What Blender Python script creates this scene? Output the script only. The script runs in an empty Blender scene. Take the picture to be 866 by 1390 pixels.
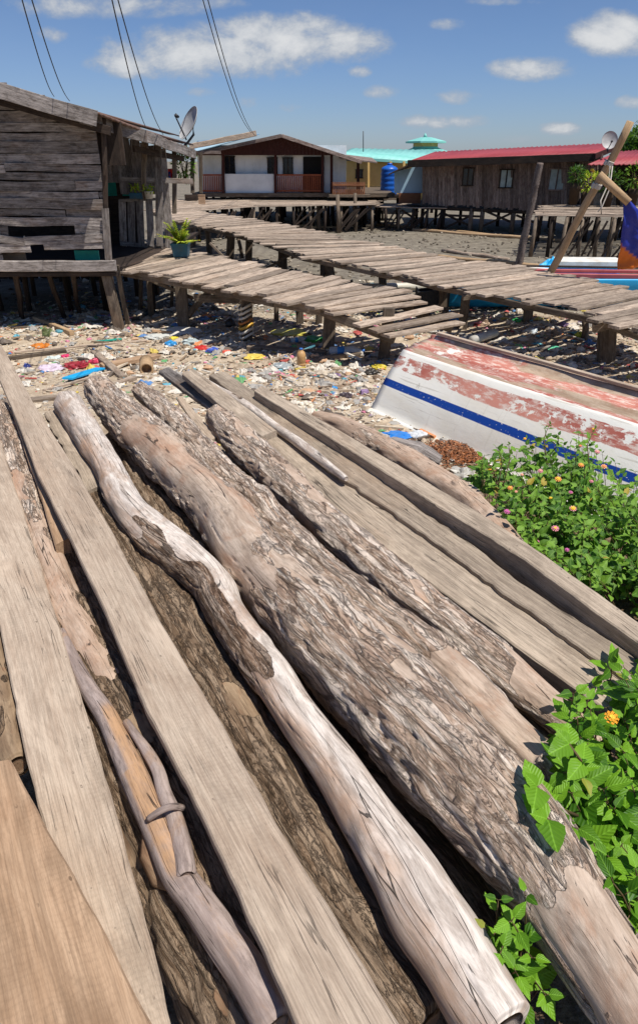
import bpy, math, random
from mathutils import Vector, noise, Matrix
random.seed(7)
R = math.radians
# ---------------------------------------------------------------- camera
F = 867.0; CX = 433.0; CY = 650.0; PITCH = R(26.6); CZ = 3.1
cam = bpy.data.cameras.new("camera"); co = bpy.data.objects.new("camera", cam)
bpy.context.scene.collection.objects.link(co); bpy.context.scene.camera = co
co.location = (0, 0, CZ); co.rotation_euler = (math.pi/2 - PITCH, 0, 0)
cam.sensor_fit = 'VERTICAL'; cam.sensor_height = 36; cam.lens = F/1390*36
cam.shift_y = -45/1390; cam.clip_end = 5000; cam.clip_start = 0.05
# ---------------------------------------------------------------- light
scn = bpy.context.scene
scn.view_settings.view_transform = 'Standard'; scn.view_settings.look = 'None'
scn.view_settings.exposure = 0.14; scn.view_settings.gamma = 1.0
SUN = Vector((0.33, -0.26, 0.91)).normalized()
elev = math.asin(SUN.z); azim = math.atan2(SUN.x, SUN.y)
sl = bpy.data.lights.new("sun", 'SUN'); sl.energy = 4.9; sl.angle = R(0.5); sl.color = (1, .945, .87)
so = bpy.data.objects.new("sun", sl); scn.collection.objects.link(so)
so.rotation_euler = (-SUN).to_track_quat('-Z', 'Y').to_euler(); so.location = (3, 1, 12)
world = bpy.data.worlds.new("World"); scn.world = world; world.use_nodes = True

class NT:
    def __init__(s, nt): s.nt = nt
    def n(s, t, **k):
        nd = s.nt.nodes.new(t)
        for a, v in k.items():
            if a.startswith('i_'):
                key = a[2:]; key = int(key) if key.isdigit() else key
                s.set(nd.inputs[key], v)
            else: setattr(nd, a, v)
        return nd
    def set(s, sock, v):
        if isinstance(v, bpy.types.NodeSocket): s.nt.links.new(v, sock)
        else: sock.default_value = v
    def math(s, op, a, b=0.0, c=0.0, clamp=False):
        nd = s.nt.nodes.new('ShaderNodeMath'); nd.operation = op; nd.use_clamp = clamp
        s.set(nd.inputs[0], a); s.set(nd.inputs[1], b)
        if op in ('MULTIPLY_ADD', 'SMOOTH_MIN'): s.set(nd.inputs[2], c)
        return nd.outputs[0]
    def step(s, v, a, b, lo=0.0, hi=1.0):
        nd = s.nt.nodes.new('ShaderNodeMapRange'); nd.interpolation_type = 'SMOOTHSTEP'
        s.set(nd.inputs[0], v); nd.inputs[1].default_value = a; nd.inputs[2].default_value = b
        nd.inputs[3].default_value = lo; nd.inputs[4].default_value = hi
        return nd.outputs[0]
    def mix(s, f, a, b, bt='MIX'):
        nd = s.nt.nodes.new('ShaderNodeMix'); nd.data_type = 'RGBA'; nd.blend_type = bt
        s.set(nd.inputs[0], f)
        for i, v in ((6, a), (7, b)):
            if isinstance(v, (tuple, list)): v = tuple(v)[:3] + (1,)
            s.set(nd.inputs[i], v)
        return nd.outputs[2]
    def scale(s, vec, sc, loc=(0, 0, 0)):
        nd = s.nt.nodes.new('ShaderNodeMapping'); s.set(nd.inputs[0], vec)
        nd.inputs[3].default_value = sc; nd.inputs[1].default_value = loc
        return nd.outputs[0]
    def noise(s, vec, scale=1.0, detail=4, rough=.6, dist=0.0):
        nd = s.nt.nodes.new('ShaderNodeTexNoise'); s.set(nd.inputs['Vector'], vec)
        nd.inputs['Scale'].default_value = scale; nd.inputs['Detail'].default_value = detail
        nd.inputs['Roughness'].default_value = rough; nd.inputs['Distortion'].default_value = dist
        return nd.outputs[0]
    def vor(s, vec, scale=1.0, feat='F1', out=0):
        nd = s.nt.nodes.new('ShaderNodeTexVoronoi'); nd.feature = feat; s.set(nd.inputs['Vector'], vec)
        nd.inputs['Scale'].default_value = scale
        return nd.outputs[out]

def pxdir(px, py):
    x = (px-CX)/F; y = -(py-CY)/F
    return Vector((x, math.cos(PITCH)+y*math.sin(PITCH), -math.sin(PITCH)+y*math.cos(PITCH)))
# sky with scattered clouds (all by direction, at infinity)
w = NT(world.node_tree); world.node_tree.nodes.clear()
sky = w.n('ShaderNodeTexSky', sky_type='NISHITA', sun_disc=False, sun_elevation=elev, sun_rotation=azim,
          air_density=1.0, dust_density=.35, ozone_density=4.5, altitude=0)
tc = w.n('ShaderNodeTexCoord'); sp = w.n('ShaderNodeSeparateXYZ'); w.set(sp.inputs[0], tc.outputs['Generated'])
yy = w.math('MAXIMUM', sp.outputs[1], .02)
u = w.math('DIVIDE', sp.outputs[0], yy); v = w.math('DIVIDE', sp.outputs[2], yy)
uv = w.n('ShaderNodeCombineXYZ'); w.set(uv.inputs[0], u); w.set(uv.inputs[1], v)
n_big = w.noise(w.scale(uv.outputs[0], (9, 16, 1)), 1.0, 9, .64, .5)
n_fine = w.noise(w.scale(uv.outputs[0], (26, 40, 1)), 1.0, 5, .6)
clouds = [(290,72,150,38,1.0),(385,52,105,34,1.0),(470,58,60,28,.95),(180,82,60,24,.8),(130,8,150,18,.7),(262,4,80,10,.5),(70,48,22,12,.6),(725,93,62,17,.9),
          (835,45,62,32,1.0),(520,124,26,11,.8),(488,97,17,9,.7),(620,131,34,11,.7),(605,165,68,11,.75),(757,175,28,10,.8),
          (708,188,30,7,.5),(856,140,22,11,.8),(606,32,24,9,.6),(337,139,18,9,.5),(275,125,24,7,.4),(395,147,26,7,.4),(690,2,60,6,.4)]
acc = None
for (cx, cy, rx, ry, s_) in clouds:
    d = pxdir(cx, cy); cu, cv = d.x/d.y, d.z/d.y
    dx = pxdir(cx+rx, cy); dy = pxdir(cx, cy-ry)
    ru = abs(dx.x/dx.y-cu); rv = abs(dy.z/dy.y-cv)
    a = w.math('DIVIDE', w.math('SUBTRACT', u, cu), ru); b = w.math('DIVIDE', w.math('SUBTRACT', v, cv), rv)
    r2 = w.math('ADD', w.math('MULTIPLY', a, a), w.math('MULTIPLY', b, b))
    m = w.math('MULTIPLY', w.math('SUBTRACT', 1.0, w.math('MULTIPLY', r2, .6)), s_, clamp=True)
    acc = m if acc is None else w.math('MAXIMUM', acc, m)
dens = w.math('ADD', acc, w.math('MULTIPLY', w.math('SUBTRACT', n_big, .5), 1.5))
dens = w.math('ADD', dens, w.math('MULTIPLY', w.math('SUBTRACT', n_fine, .5), 1.15))
alpha = w.math('MULTIPLY', w.step(dens, .16, .85), w.step(acc, 0.0, .3))
alpha = w.math('MULTIPLY', w.math('MULTIPLY', alpha, w.step(sp.outputs[1], .1, .2)), .9)
cl_col = w.mix(w.step(dens, .4, 1.25), (5.4, 6.0, 6.9), (10.5, 10.5, 10.4))
thin = w.mix(w.math('MULTIPLY', w.step(w.noise(w.scale(uv.outputs[0], (2.2, 5, 1)), 1.0, 5, .6), .4, .8), .12), sky.outputs[0], (5.5, 5.8, 6.2))
thin = w.mix(1.0, thin, w.mix(w.step(v, 0.0, .28), (.90, 1.03, 1.38), (.90, .99, 1.20)), 'MULTIPLY')
skyc = w.mix(alpha, thin, cl_col)
bg = w.n('ShaderNodeBackground'); w.set(bg.inputs[0], skyc); bg.inputs[1].default_value = 0.066
wo = w.n('ShaderNodeOutputWorld'); w.nt.links.new(bg.outputs[0], wo.inputs[0])

# ---------------------------------------------------------------- pixel -> world helpers for laying out
def gz(px, py, z=0.0):
    d = pxdir(px, py); t = (z-CZ)/d.z; return Vector((d.x*t, d.y*t, z))
def gy(px, py, Y):
    d = pxdir(px, py); t = Y/d.y; return Vector((d.x*t, Y, CZ+d.z*t))
def depth(p): return p.y*math.cos(PITCH) - (p.z-CZ)*math.sin(PITCH)
def mpp(p): return depth(p)/F          # metres per photo pixel at p
def lin(c): return tuple((x/255/12.92 if x/255 <= .04045 else ((x/255+.055)/1.055)**2.4) for x in c)
def fbm(p, o=4): return noise.fractal(p, .6, 2.1, o)      # about -1..1
def smooth(a, b, x):
    t = max(0, min(1, (x-a)/(b-a))); return t*t*(3-2*t)

def rv(s=1.0): return Vector((random.gauss(0, s), random.gauss(0, s), random.gauss(0, s)))
# ---------------------------------------------------------------- mesh builder
col = scn.collection
class MB:
    def __init__(s): s.v = []; s.f = []; s.g = []; s.t = []; s.c = []; s.sm = []
    def add(s, vs, fs, gs=None, tone=None, color=(1, 1, 1), smooth_=True, mask=None):
        o = len(s.v); s.v += [tuple(v) for v in vs]
        s.g += [tuple(g) for g in gs] if gs else [tuple(v) for v in vs]
        if isinstance(tone, list): s.t += tone
        else: s.t += [random.random() if tone is None else tone]*len(vs)
        s.c += color if isinstance(color, list) else [color]*len(vs)
        s.f += [tuple(i+o for i in f) for f in fs]; s.sm += [smooth_]*len(fs)
        return s
    def build(s, name, mat, parent=None, **k):
        me = bpy.data.meshes.new(name); me.from_pydata(s.v, [], s.f)
        a = me.attributes.new('gc', 'FLOAT_VECTOR', 'POINT'); a.data.foreach_set('vector', [x for g in s.g for x in g])
        a = me.attributes.new('tone', 'FLOAT', 'POINT'); a.data.foreach_set('value', s.t)
        a = me.attributes.new('tint', 'FLOAT_COLOR', 'POINT'); a.data.foreach_set('color', [x for c in s.c for x in (c[0], c[1], c[2], 1)])
        me.polygons.foreach_set('use_smooth', s.sm); me.update()
        me.materials.append(mat)
        o = bpy.data.objects.new(name, me); col.objects.link(o)
        if parent:
            o.parent = parent; o.matrix_parent_inverse = Matrix.Translation(-Vector(parent.location)) if not parent.parent else Matrix()
            if parent.type == 'MESH': o.matrix_parent_inverse = Matrix()
        tag(o, **k); return o
def tag(o, label=None, cat=None, group=None, kind=None):
    if label: o['label'] = label
    if cat: o['category'] = cat
    if group: o['group'] = group
    if kind: o['kind'] = kind
    return o
def thing(name, loc, label, cat, group=None):
    o = bpy.data.objects.new(name, None); col.objects.link(o); o.location = loc; o.empty_display_size = .2
    return tag(o, label, cat, group)

def frame(d, up=Vector((0, 0, 1))):
    d = d.normalized(); s = d.cross(up)
    if s.length < 1e-4: s = d.cross(Vector((0, 1, 0)))
    s.normalize(); return d, s, s.cross(d)
def board(mb, p0, p1, w_, t, up=Vector((0, 0, 1)), seg=None, wob=.0, tone=None, ch=None, taper=1.0, color=(1, 1, 1), ends=.0):
    """rectangular timber from p0 to p1; w_ across, t along 'up'; chamfered, slightly irregular"""
    p0 = Vector(p0); p1 = Vector(p1); d, s, n = frame(p1-p0, up); L = (p1-p0).length
    ch = min(w_, t)*.12 if ch is None else ch
    if seg is None: seg = max(1, min(24, int(L/.25))) if wob else 1
    off = Vector((random.uniform(-50, 50), random.uniform(-50, 50), random.uniform(-50, 50)))
    prof = [(-1, -1, 1, 0), (-1, -1, 0, 1), (-1, 1, 0, -1), (-1, 1, 1, 0), (1, 1, -1, 0), (1, 1, 0, -1), (1, -1, 0, 1), (1, -1, -1, 0)]
    vs = []; gs = []; tb = random.random() if tone is None else tone; d0 = random.uniform(0, ends); d1 = random.uniform(0, ends)
    for i in range(seg+1):
        f = i/seg; a = -d0+f*(L+d0+d1); k = 1+(taper-1)*f
        ww = w_/2*k; tt = t/2*k
        wx = wob*noise.noise(Vector((a*1.3, off.x, 0)))*1.0; wz = wob*.6*noise.noise(Vector((a*1.1, off.y, 5)))
        ww *= 1+wob*3*noise.noise(Vector((a*2.1, off.z, 9)))
        skew = (random.uniform(-.4, .4)*w_*.2 if (wob and i in (0, seg)) else 0)
        for (a1, a2, c1, c2) in prof:
            x = a1*ww+c1*ch; y = a2*tt+c2*ch
            vs.append(p0+d*(a+skew*a1)+s*(x+wx)+n*(y+wz)); gs.append((x+off.x, y+off.y, a+off.z))
    fs = []
    for i in range(seg):
        for j in range(8):
            a = i*8+j; b = i*8+(j+1) % 8; fs.append((a, b, b+8, a+8))
    fs.append(tuple(range(7, -1, -1))); fs.append(tuple(seg*8+j for j in range(8)))
    mb.add(vs, fs, gs, tb, color, smooth_=False); return mb
def tube(mb, pts, rad, n=8, tone=None, color=(1, 1, 1), rough=0.0, caps=True):
    pts = [Vector(p) for p in pts]; N = len(pts)
    if not isinstance(rad, (list, tuple)): rad = [rad]*N
    off = Vector((random.uniform(-50, 50), random.uniform(-50, 50), random.uniform(-50, 50)))
    vs = []; gs = []; a = 0; tb = random.random() if tone is None else tone
    for i, p in enumerate(pts):
        d = (pts[min(i+1, N-1)]-pts[max(i-1, 0)]); d, s, nn = frame(d)
        if i: a += (p-pts[i-1]).length
        for j in range(n):
            th = 2*math.pi*j/n; r = rad[i]
            if rough: r *= 1+rough*noise.noise(Vector((math.cos(th)*1.2, math.sin(th)*1.2, a*3))+off)
            vs.append(p+(s*math.cos(th)+nn*math.sin(th))*r); gs.append((math.cos(th)*r+off.x, math.sin(th)*r+off.y, a+off.z))
    fs = [(i*n+j, i*n+(j+1) % n, (i+1)*n+(j+1) % n, (i+1)*n+j) for i in range(N-1) for j in range(n)]
    if caps: fs += [tuple(range(n-1, -1, -1)), tuple((N-1)*n+j for j in range(n))]
    mb.add(vs, fs, gs, tb, color); return mb
def box(mb, a, b, tone=None, color=(1, 1, 1), ch=0.0):
    a = Vector(a); b = Vector(b); c = (a+b)/2
    p0 = Vector((a.x, c.y, c.z)); p1 = Vector((b.x, c.y, c.z))
    return board(mb, p0, p1, abs(b.y-a.y), abs(b.z-a.z), tone=tone, ch=ch or .001, color=color)
def sheet(mb, q, nx=1, ny=1, thick=.02, fn=None, tone=None, color=(1, 1, 1)):
    """bilinear quad q (p00,p10,p11,p01) as a solid sheet of real thickness, fn(u,v)->offset along normal"""
    q = [Vector(p) for p in q]; nrm = (q[1]-q[0]).cross(q[3]-q[0]).normalized()
    vs = []; gs = []
    lu = (q[1]-q[0]).length; lv = (q[3]-q[0]).length
    for side in (0, 1):
        for j in range(ny+1):
            for i in range(nx+1):
                u_ = i/nx; v_ = j/ny
                p = q[0]*(1-u_)*(1-v_)+q[1]*u_*(1-v_)+q[2]*u_*v_+q[3]*(1-u_)*v_
                o = (fn(u_, v_) if fn else 0)-side*thick
                vs.append(p+nrm*o); gs.append((u_*lu, o, v_*lv))
    M = (nx+1)*(ny+1); fs = []
    for j in range(ny):
        for i in range(nx):
            a = j*(nx+1)+i; fs.append((a, a+1, a+nx+2, a+nx+1)); fs.append((a+M+nx+1, a+M+nx+2, a+M+1, a+M))
    for i in range(nx):
        a = i; fs.append((a+M, a+M+1, a+1, a)); a = ny*(nx+1)+i; fs.append((a, a+1, a+M+1, a+M))
    for j in range(ny):
        a = j*(nx+1); fs.append((a, a+nx+1, a+nx+1+M, a+M)); a += nx; fs.append((a+M, a+nx+1+M, a+nx+1, a))
    mb.add(vs, fs, gs, tone, color, smooth_=bool(fn)); return mb

# ---------------------------------------------------------------- materials
def newmat(name):
    m = bpy.data.materials.new(name); m.use_nodes = True; m.node_tree.nodes.clear(); t = NT(m.node_tree)
    b = t.n('ShaderNodeBsdfPrincipled'); o = t.n('ShaderNodeOutputMaterial'); t.nt.links.new(b.outputs[0], o.inputs[0])
    b.inputs['Specular IOR Level'].default_value = .25; b.inputs['Roughness'].default_value = .85
    return m, t, b
def attr(t, name, out=1): return t.n('ShaderNodeAttribute', attribute_name=name).outputs[out]
def bump(t, b, h, dist, strength=1.0, prev=None):
    bn = t.n('ShaderNodeBump'); t.set(bn.inputs['Height'], h); bn.inputs['Distance'].default_value = dist; bn.inputs['Strength'].default_value = strength
    if prev is not None: t.set(bn.inputs['Normal'], prev)
    return bn.outputs[0]
def wood(name, c1, c2, warm=(.34, .2, .11), gscale=1.0, bmp=.006, crack=.5, tonevar=.35, warmth=.25, cks=1.0, saw=0.0):
    m, t, b = newmat(name); g = attr(t, 'gc'); tn = attr(t, 'tone', 2)
    g1 = t.noise(t.scale(g, (34*gscale, 34*gscale, 2.0*gscale)), 1, 8, .7, .5)
    g2 = t.noise(t.scale(g, (170*gscale, 170*gscale, 9.0*gscale)), 1, 5, .7, .2); g4 = t.noise(t.scale(g, (9, 9, 4)), 1, 8, .72, .8)
    g3 = t.noise(t.scale(g, (2.2, 2.2, 1.3)), 1, 5, .6, .3)
    ck = t.noise(t.scale(g, (60*gscale, 60*gscale, 1.5*gscale), (3, 3, 3)), 1, 4, .6, .8)
    c = t.mix(t.step(t.math('ADD', t.math('MULTIPLY', g1, .5), t.math('MULTIPLY', g4, .5)), .36, .64), c1, c2); c = t.mix(t.step(g4, .56, .72, 0, .35), c, tuple(x*.55 for x in c1))
    c = t.mix(t.math('MULTIPLY', t.step(g3, .5, .72), warmth), c, warm)
    c = t.mix(t.step(g2, .30, .60, .45, 0.0), c, tuple(x*.38 for x in c1))
    cr = t.math('MULTIPLY', t.step(ck, .64, .69), t.step(g3, .48, .6)); c = t.mix(t.math('MULTIPLY', cr, crack), c, tuple(x*.12 for x in c1))
    if cks:
        ck2, _, _ = cracks(t, g, (22*gscale*cks, 22*gscale*cks, .8*gscale*cks), 1.6, .022, (5, 5, 1.6), .53, .60)
        c = t.mix(t.math('MULTIPLY', ck2, min(1, crack*1.5)), c, tuple(x*.1 for x in c1)); cr = t.math('MAXIMUM', cr, ck2)
        pit = t.vor(t.scale(g, (34, 34, 20)), 1.0); pm = t.math('MULTIPLY', t.step(pit, .10, .16, 1, 0), t.step(g4, .52, .6)); c = t.mix(t.math('MULTIPLY', pm, .7), c, tuple(x*.2 for x in c1))
    ln = t.noise(t.scale(g, (90*gscale, 90*gscale, .7), (1, 5, 2)), 1, 4, .6); c = t.mix(t.step(ln, .40, .52, .28, 0), c, tuple(x*.45 for x in c1))
    st_ = t.noise(t.scale(g, (4, 4, 1.6), (8, 2, 1)), 1, 7, .72, .6); c = t.mix(t.step(st_, .52, .66, 0, .4), c, tuple(x*.5 for x in c1)); c = t.mix(t.step(st_, .34, .46, .35, 0), c, tuple(min(1, x*1.18) for x in c2))
    if saw:
        sg = t.n('ShaderNodeSeparateXYZ'); t.set(sg.inputs[0], g); wv = t.math('SINE', t.math('ADD', t.math('MULTIPLY', sg.outputs[2], 420.0), t.math('ADD', t.math('MULTIPLY', sg.outputs[0], 160.0), t.math('MULTIPLY', g4, 30.0))))
        sm = t.math('MULTIPLY', t.step(wv, 0, 1), t.step(st_, .42, .58, 0, saw)); c = t.mix(sm, c, tuple(x*.5 for x in c1))
    hv = t.math('MULTIPLY_ADD', tn, tonevar*2, 1-tonevar)
    hsv = t.n('ShaderNodeHueSaturation'); t.set(hsv.inputs['Value'], hv); t.set(hsv.inputs['Color'], c)
    t.set(b.inputs['Base Color'], hsv.outputs[0])
    h = t.math('SUBTRACT', t.math('ADD', t.math('MULTIPLY', g1, .7), t.math('MULTIPLY', g2, .45)), t.math('MULTIPLY', cr, .9))
    t.set(b.inputs['Normal'], bump(t, b, h, bmp)); return m
def cracks(t, g, sc, warp, width, msc, m0, m1, loc=(0, 0, 0)):
    """thin, broken, lengthwise splits: edges of stretched warped cells, masked by noise"""
    nn = t.nt.nodes.new('ShaderNodeTexNoise'); t.set(nn.inputs['Vector'], t.scale(g, (sc[0]*.45, sc[1]*.45, sc[2]*.9), loc)); nn.inputs['Scale'].default_value = 1; nn.inputs['Detail'].default_value = 4
    s_ = t.nt.nodes.new('ShaderNodeVectorMath'); s_.operation = 'SCALE'; t.set(s_.inputs[0], nn.outputs['Color']); s_.inputs['Scale'].default_value = warp
    a = t.nt.nodes.new('ShaderNodeVectorMath'); a.operation = 'ADD'; t.set(a.inputs[0], t.scale(g, sc, loc)); t.set(a.inputs[1], s_.outputs[0])
    e = t.vor(a.outputs[0], 1.0, 'DISTANCE_TO_EDGE'); c = t.vor(a.outputs[0], 1.0, 'F1', 1)
    m = t.step(t.noise(t.scale(g, msc, loc), 1, 5, .6), m0, m1)
    return t.math('MULTIPLY', t.step(e, width*.35, width, 1, 0), m), c, e
M = {}
M['plank'] = wood('pale_sawn_wood', lin((166, 147, 128)), lin((194, 177, 157)), warmth=.22, bmp=.003, tonevar=.12, crack=.4, gscale=1.5, saw=.14)
M['beam'] = wood('grey_sawn_wood', lin((140, 126, 110)), lin((186, 170, 150)), warmth=.28, bmp=.005, tonevar=.24, crack=.55, gscale=1.3, saw=.1)
M['fresh'] = wood('fresh_cut_wood', lin((160, 130, 102)), lin((192, 162, 132)), warm=lin((150, 92, 52)), warmth=.4, bmp=.0025, tonevar=.05, crack=.6, cks=.45, saw=.14)
M['deck'] = wood('deck_wood', lin((126, 110, 96)), lin((196, 178, 158)), warmth=.25, bmp=.007, tonevar=.36, crack=.6, cks=0)
M['post'] = wood('post_wood', lin((88, 76, 64)), lin((138, 124, 108)), warmth=.3, bmp=.008, tonevar=.3, crack=.7, cks=0)
M['shack'] = wood('weathered_cladding', lin((92, 84, 78)), lin((184, 175, 168)), warmth=.35, bmp=.008, tonevar=.42, crack=.7, cks=0)
M['clad'] = wood('brown_cladding', lin((100, 84, 76)), lin((170, 154, 144)), warm=lin((98, 60, 46)), warmth=.4, bmp=.008, tonevar=.45, crack=.6, cks=0)
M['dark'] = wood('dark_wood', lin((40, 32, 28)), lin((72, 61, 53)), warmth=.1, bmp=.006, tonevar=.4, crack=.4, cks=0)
M['bamboo'] = wood('bamboo', lin((168, 138, 104)), lin((196, 168, 132)), warmth=.2, bmp=.002, tonevar=.12, crack=.25, cks=0)
M['maroon'] = wood('maroon_boards', lin((62, 32, 28)), lin((76, 42, 36)), warmth=0, tonevar=.2, cks=0)
M['rail'] = wood('orange_rail_paint', lin((148, 78, 50)), lin((166, 94, 64)), warmth=0, tonevar=.15, crack=.1, cks=0)
M['brick'] = wood('brown_picket_paint', lin((130, 84, 58)), lin((150, 104, 74)), warmth=0, tonevar=.2, cks=0)
def plain(name, c, rough=.6, spec=.3, var=.12, metal=0.0, bmp=0.0, sc=6.0, noise_col=None, trans=0.0):
    m, t, b = newmat(name); tcn = t.n('ShaderNodeTexCoord').outputs['Object']
    nz = t.noise(tcn, sc, 5, .6)
    c2 = noise_col or tuple(x*(1-var*2.2) for x in c)
    t.set(b.inputs['Base Color'], t.mix(t.step(nz, .35, .75), c, c2))
    b.inputs['Roughness'].default_value = rough; b.inputs['Specular IOR Level'].default_value = spec; b.inputs['Metallic'].default_value = metal
    if trans: b.inputs['Transmission Weight'].default_value = trans
    if bmp: t.set(b.inputs['Normal'], bump(t, b, nz, bmp))
    return m
def tinted(name, rough=.6, spec=.4, var=.35, trans=0.0, sub=False):
    m, t, b = newmat(name); tcn = t.n('ShaderNodeTexCoord').outputs['Object']
    nz = t.noise(tcn, 28, 5, .7); c = attr(t, 'tint', 0)
    t.set(b.inputs['Base Color'], t.mix(t.step(nz, .4, .75, 0, var), c, lin((140, 122, 98))))
    b.inputs['Roughness'].default_value = rough; b.inputs['Specular IOR Level'].default_value = spec
    if trans: b.inputs['Transmission Weight'].default_value = trans
    return m
M['white'] = plain('white_wall_paint', lin((232, 232, 228)), noise_col=lin((200, 200, 196)), sc=.8)
M['whitep'] = plain('white_boat_paint', lin((228, 226, 218)), noise_col=lin((196, 188, 172)), sc=3)
M['bluem'] = plain('pale_blue_metal', lin((160, 190, 208)), .45, .5, noise_col=lin((130, 162, 182)), sc=.7)
M['turq'] = plain('turquoise_roof', lin((140, 206, 196)), .5, .4, noise_col=lin((116, 186, 176)), sc=.6)
M['yellow'] = plain('yellow_wall', lin((228, 190, 118)), noise_col=lin((204, 164, 98)), sc=.7)
M['tank'] = plain('blue_plastic', lin((28, 96, 190)), .4, .5)
M['glass'] = plain('dark_window', (.015, .015, .018), .15, .5)
M['louver'] = plain('pale_shutter', lin((176, 190, 186)), .5, noise_col=lin((140, 156, 152)), sc=5)
M['black'] = plain('dark_gap', (.012, .011, .01), .9)
M['cable'] = plain('black_cable', (.02, .022, .026), .5)
M['dish'] = plain('grey_dish', lin((176, 176, 174)), .5, .4, noise_col=lin((150, 150, 148)), sc=4)
M['dmetal'] = plain('dark_metal', (.04, .04, .042), .5, .4)
M['cyan'] = plain('bright_blue_paint', lin((36, 172, 228)), .45, .4, noise_col=lin((26, 152, 208)), sc=2)
M['pink'] = plain('faded_red_paint', lin((178, 92, 90)), .6, noise_col=lin((150, 66, 66)), sc=2)
M['green'] = plain('green_paint', lin((40, 160, 140)), .5)
M['tarp'] = tinted('tarpaulin', .45, .4, .05)
M['pot'] = plain('blue_pot_plastic', lin((48, 98, 120)), .5, noise_col=lin((70, 92, 100)))
M['soil'] = plain('soil', lin((70, 56, 42)), .95)
M['litter'] = tinted('mixed_litter', .6, .35, .45)
M['plastic'] = tinted('bright_plastic', .4, .5, .25)
M['rope'] = plain('rope', lin((206, 200, 190)), .8)
M['chips'] = plain('russet_chips', lin((150, 92, 56)), .95, .1, noise_col=lin((96, 56, 34)), sc=22, bmp=.02)
# clear plastic
m, t, b = newmat('clear_bottle'); b.inputs['Base Color'].default_value = (.8, .84, .84, 1); b.inputs['Roughness'].default_value = .15
b.inputs['Alpha'].default_value = .5; b.inputs['Specular IOR Level'].default_value = .6; M['clear'] = m
# corrugated red roof
def corrugated(name, c1, c2):
    m, t, b = newmat(name); g = attr(t, 'gc')
    nz = t.noise(t.scale(g, (.5, .5, .5)), 1, 6, .65); nz2 = t.noise(t.scale(g, (6, 6, .7)), 1, 5, .6)
    c = t.mix(t.step(nz, .35, .7), c1, c2); c = t.mix(t.step(nz2, .58, .75, 0, .5), c, tuple(x*.6 for x in c1))
    t.set(b.inputs['Base Color'], c); b.inputs['Roughness'].default_value = .55
    return m
M['redroof'] = corrugated('red_metal_roof', lin((164, 74, 78)), lin((140, 56, 62)))
M['greyroof'] = corrugated('rusty_metal_roof', lin((120, 96, 84)), lin((90, 66, 54)))
# leaves
def leafmat(name, c1, c2, c3):
    m, t, b = newmat(name); g = attr(t, 'gc'); tn = attr(t, 'tone', 2)
    c = t.mix(t.step(tn, .0, .75), c1, c2); c = t.mix(t.step(tn, .93, .97), c, c3)
    sx = t.n('ShaderNodeSeparateXYZ'); t.set(sx.inputs[0], g)
    ax = t.math('ABSOLUTE', sx.outputs[0])
    vein = t.math('SINE', t.math('MULTIPLY', t.math('SUBTRACT', sx.outputs[1], t.math('MULTIPLY', ax, .9)), 44))
    mid = t.step(ax, .0, .04, 1, 0)
    c = t.mix(t.math('MULTIPLY', mid, .45), c, tuple(min(1, x*1.7+.03) for x in c2))
    c = t.mix(t.step(vein, .75, 1.0, 0, .14), c, tuple(min(1, x*1.5) for x in c2))
    t.set(b.inputs['Base Color'], c); b.inputs['Roughness'].default_value = .5; b.inputs['Specular IOR Level'].default_value = .35
    t.set(b.inputs['Normal'], bump(t, b, vein, .0008, .5))
    tr = t.n('ShaderNodeBsdfTranslucent'); t.set(tr.inputs[0], t.mix(.5, c, (.25, .5, .03)))
    mx = t.n('ShaderNodeMixShader'); mx.inputs[0].default_value = .28
    out = [n for n in t.nt.nodes if n.type == 'OUTPUT_MATERIAL'][0]
    t.nt.links.new(b.outputs[0], mx.inputs[1]); t.nt.links.new(tr.outputs[0], mx.inputs[2]); t.nt.links.new(mx.outputs[0], out.inputs[0])
    return m
M['leafn'] = leafmat('bright_leaf', lin((54, 98, 14)), lin((116, 164, 36)), lin((150, 150, 60)))
M['leafl'] = leafmat('lantana_leaf', lin((50, 92, 22)), lin((118, 158, 52)), lin((176, 150, 60)))
M['leafy'] = leafmat('yellow_green_leaf', lin((130, 170, 40)), lin((200, 206, 70)), lin((190, 90, 60)))
M['leafd'] = leafmat('dark_leaf', lin((30, 60, 18)), lin((62, 96, 34)), lin((90, 90, 40)))
M['stem'] = plain('brown_stem', lin((92, 76, 50)), .7)
M['petal'] = tinted('petals', .6, .2, .0)

# ground: sand, wet mud, pebbles
m, t, b = newmat('mud_and_sand'); P_ = t.n('ShaderNodeNewGeometry').outputs['Position']
sx = t.n('ShaderNodeSeparateXYZ'); t.set(sx.inputs[0], P_)
big = t.noise(P_, .35, 6, .6); med = t.noise(P_, 3.0, 6, .65); fin = t.noise(P_, 26, 5, .7); spk = t.vor(P_, 34, 'F1', 1); spd = t.vor(P_, 34)
wet = t.step(t.math('ADD', sx.outputs[1], t.math('MULTIPLY', t.math('SUBTRACT', big, .5), 6)), 13.2, 15.5)
dry = t.mix(t.step(med, .35, .68), lin((176, 158, 134)), lin((204, 188, 164)))
dry = t.mix(t.step(fin, .42, .7, 0, .5), dry, lin((124, 106, 86)))
mud = t.mix(t.step(med, .38, .66), lin((112, 104, 92)), lin((142, 134, 118)))
mud = t.mix(t.step(fin, .45, .68, 0, .6), mud, lin((84, 76, 64)))
mud = t.mix(t.step(big, .52, .62, 0, .45), mud, lin((86, 80, 66)))
c = t.mix(wet, dry, mud)
bankd = t.step(t.math('ADD', sx.outputs[1], t.math('MULTIPLY', t.math('SUBTRACT', med, .5), 2.5)), 5.0, 6.6, 1, 0)
c = t.mix(bankd, c, t.mix(t.step(fin, .4, .65), lin((92, 76, 58)), lin((132, 110, 84))))
hs = t.n('ShaderNodeHueSaturation'); hs.inputs['Saturation'].default_value = .18; hs.inputs['Value'].default_value = .5; t.set(hs.inputs['Color'], spk)
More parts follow.
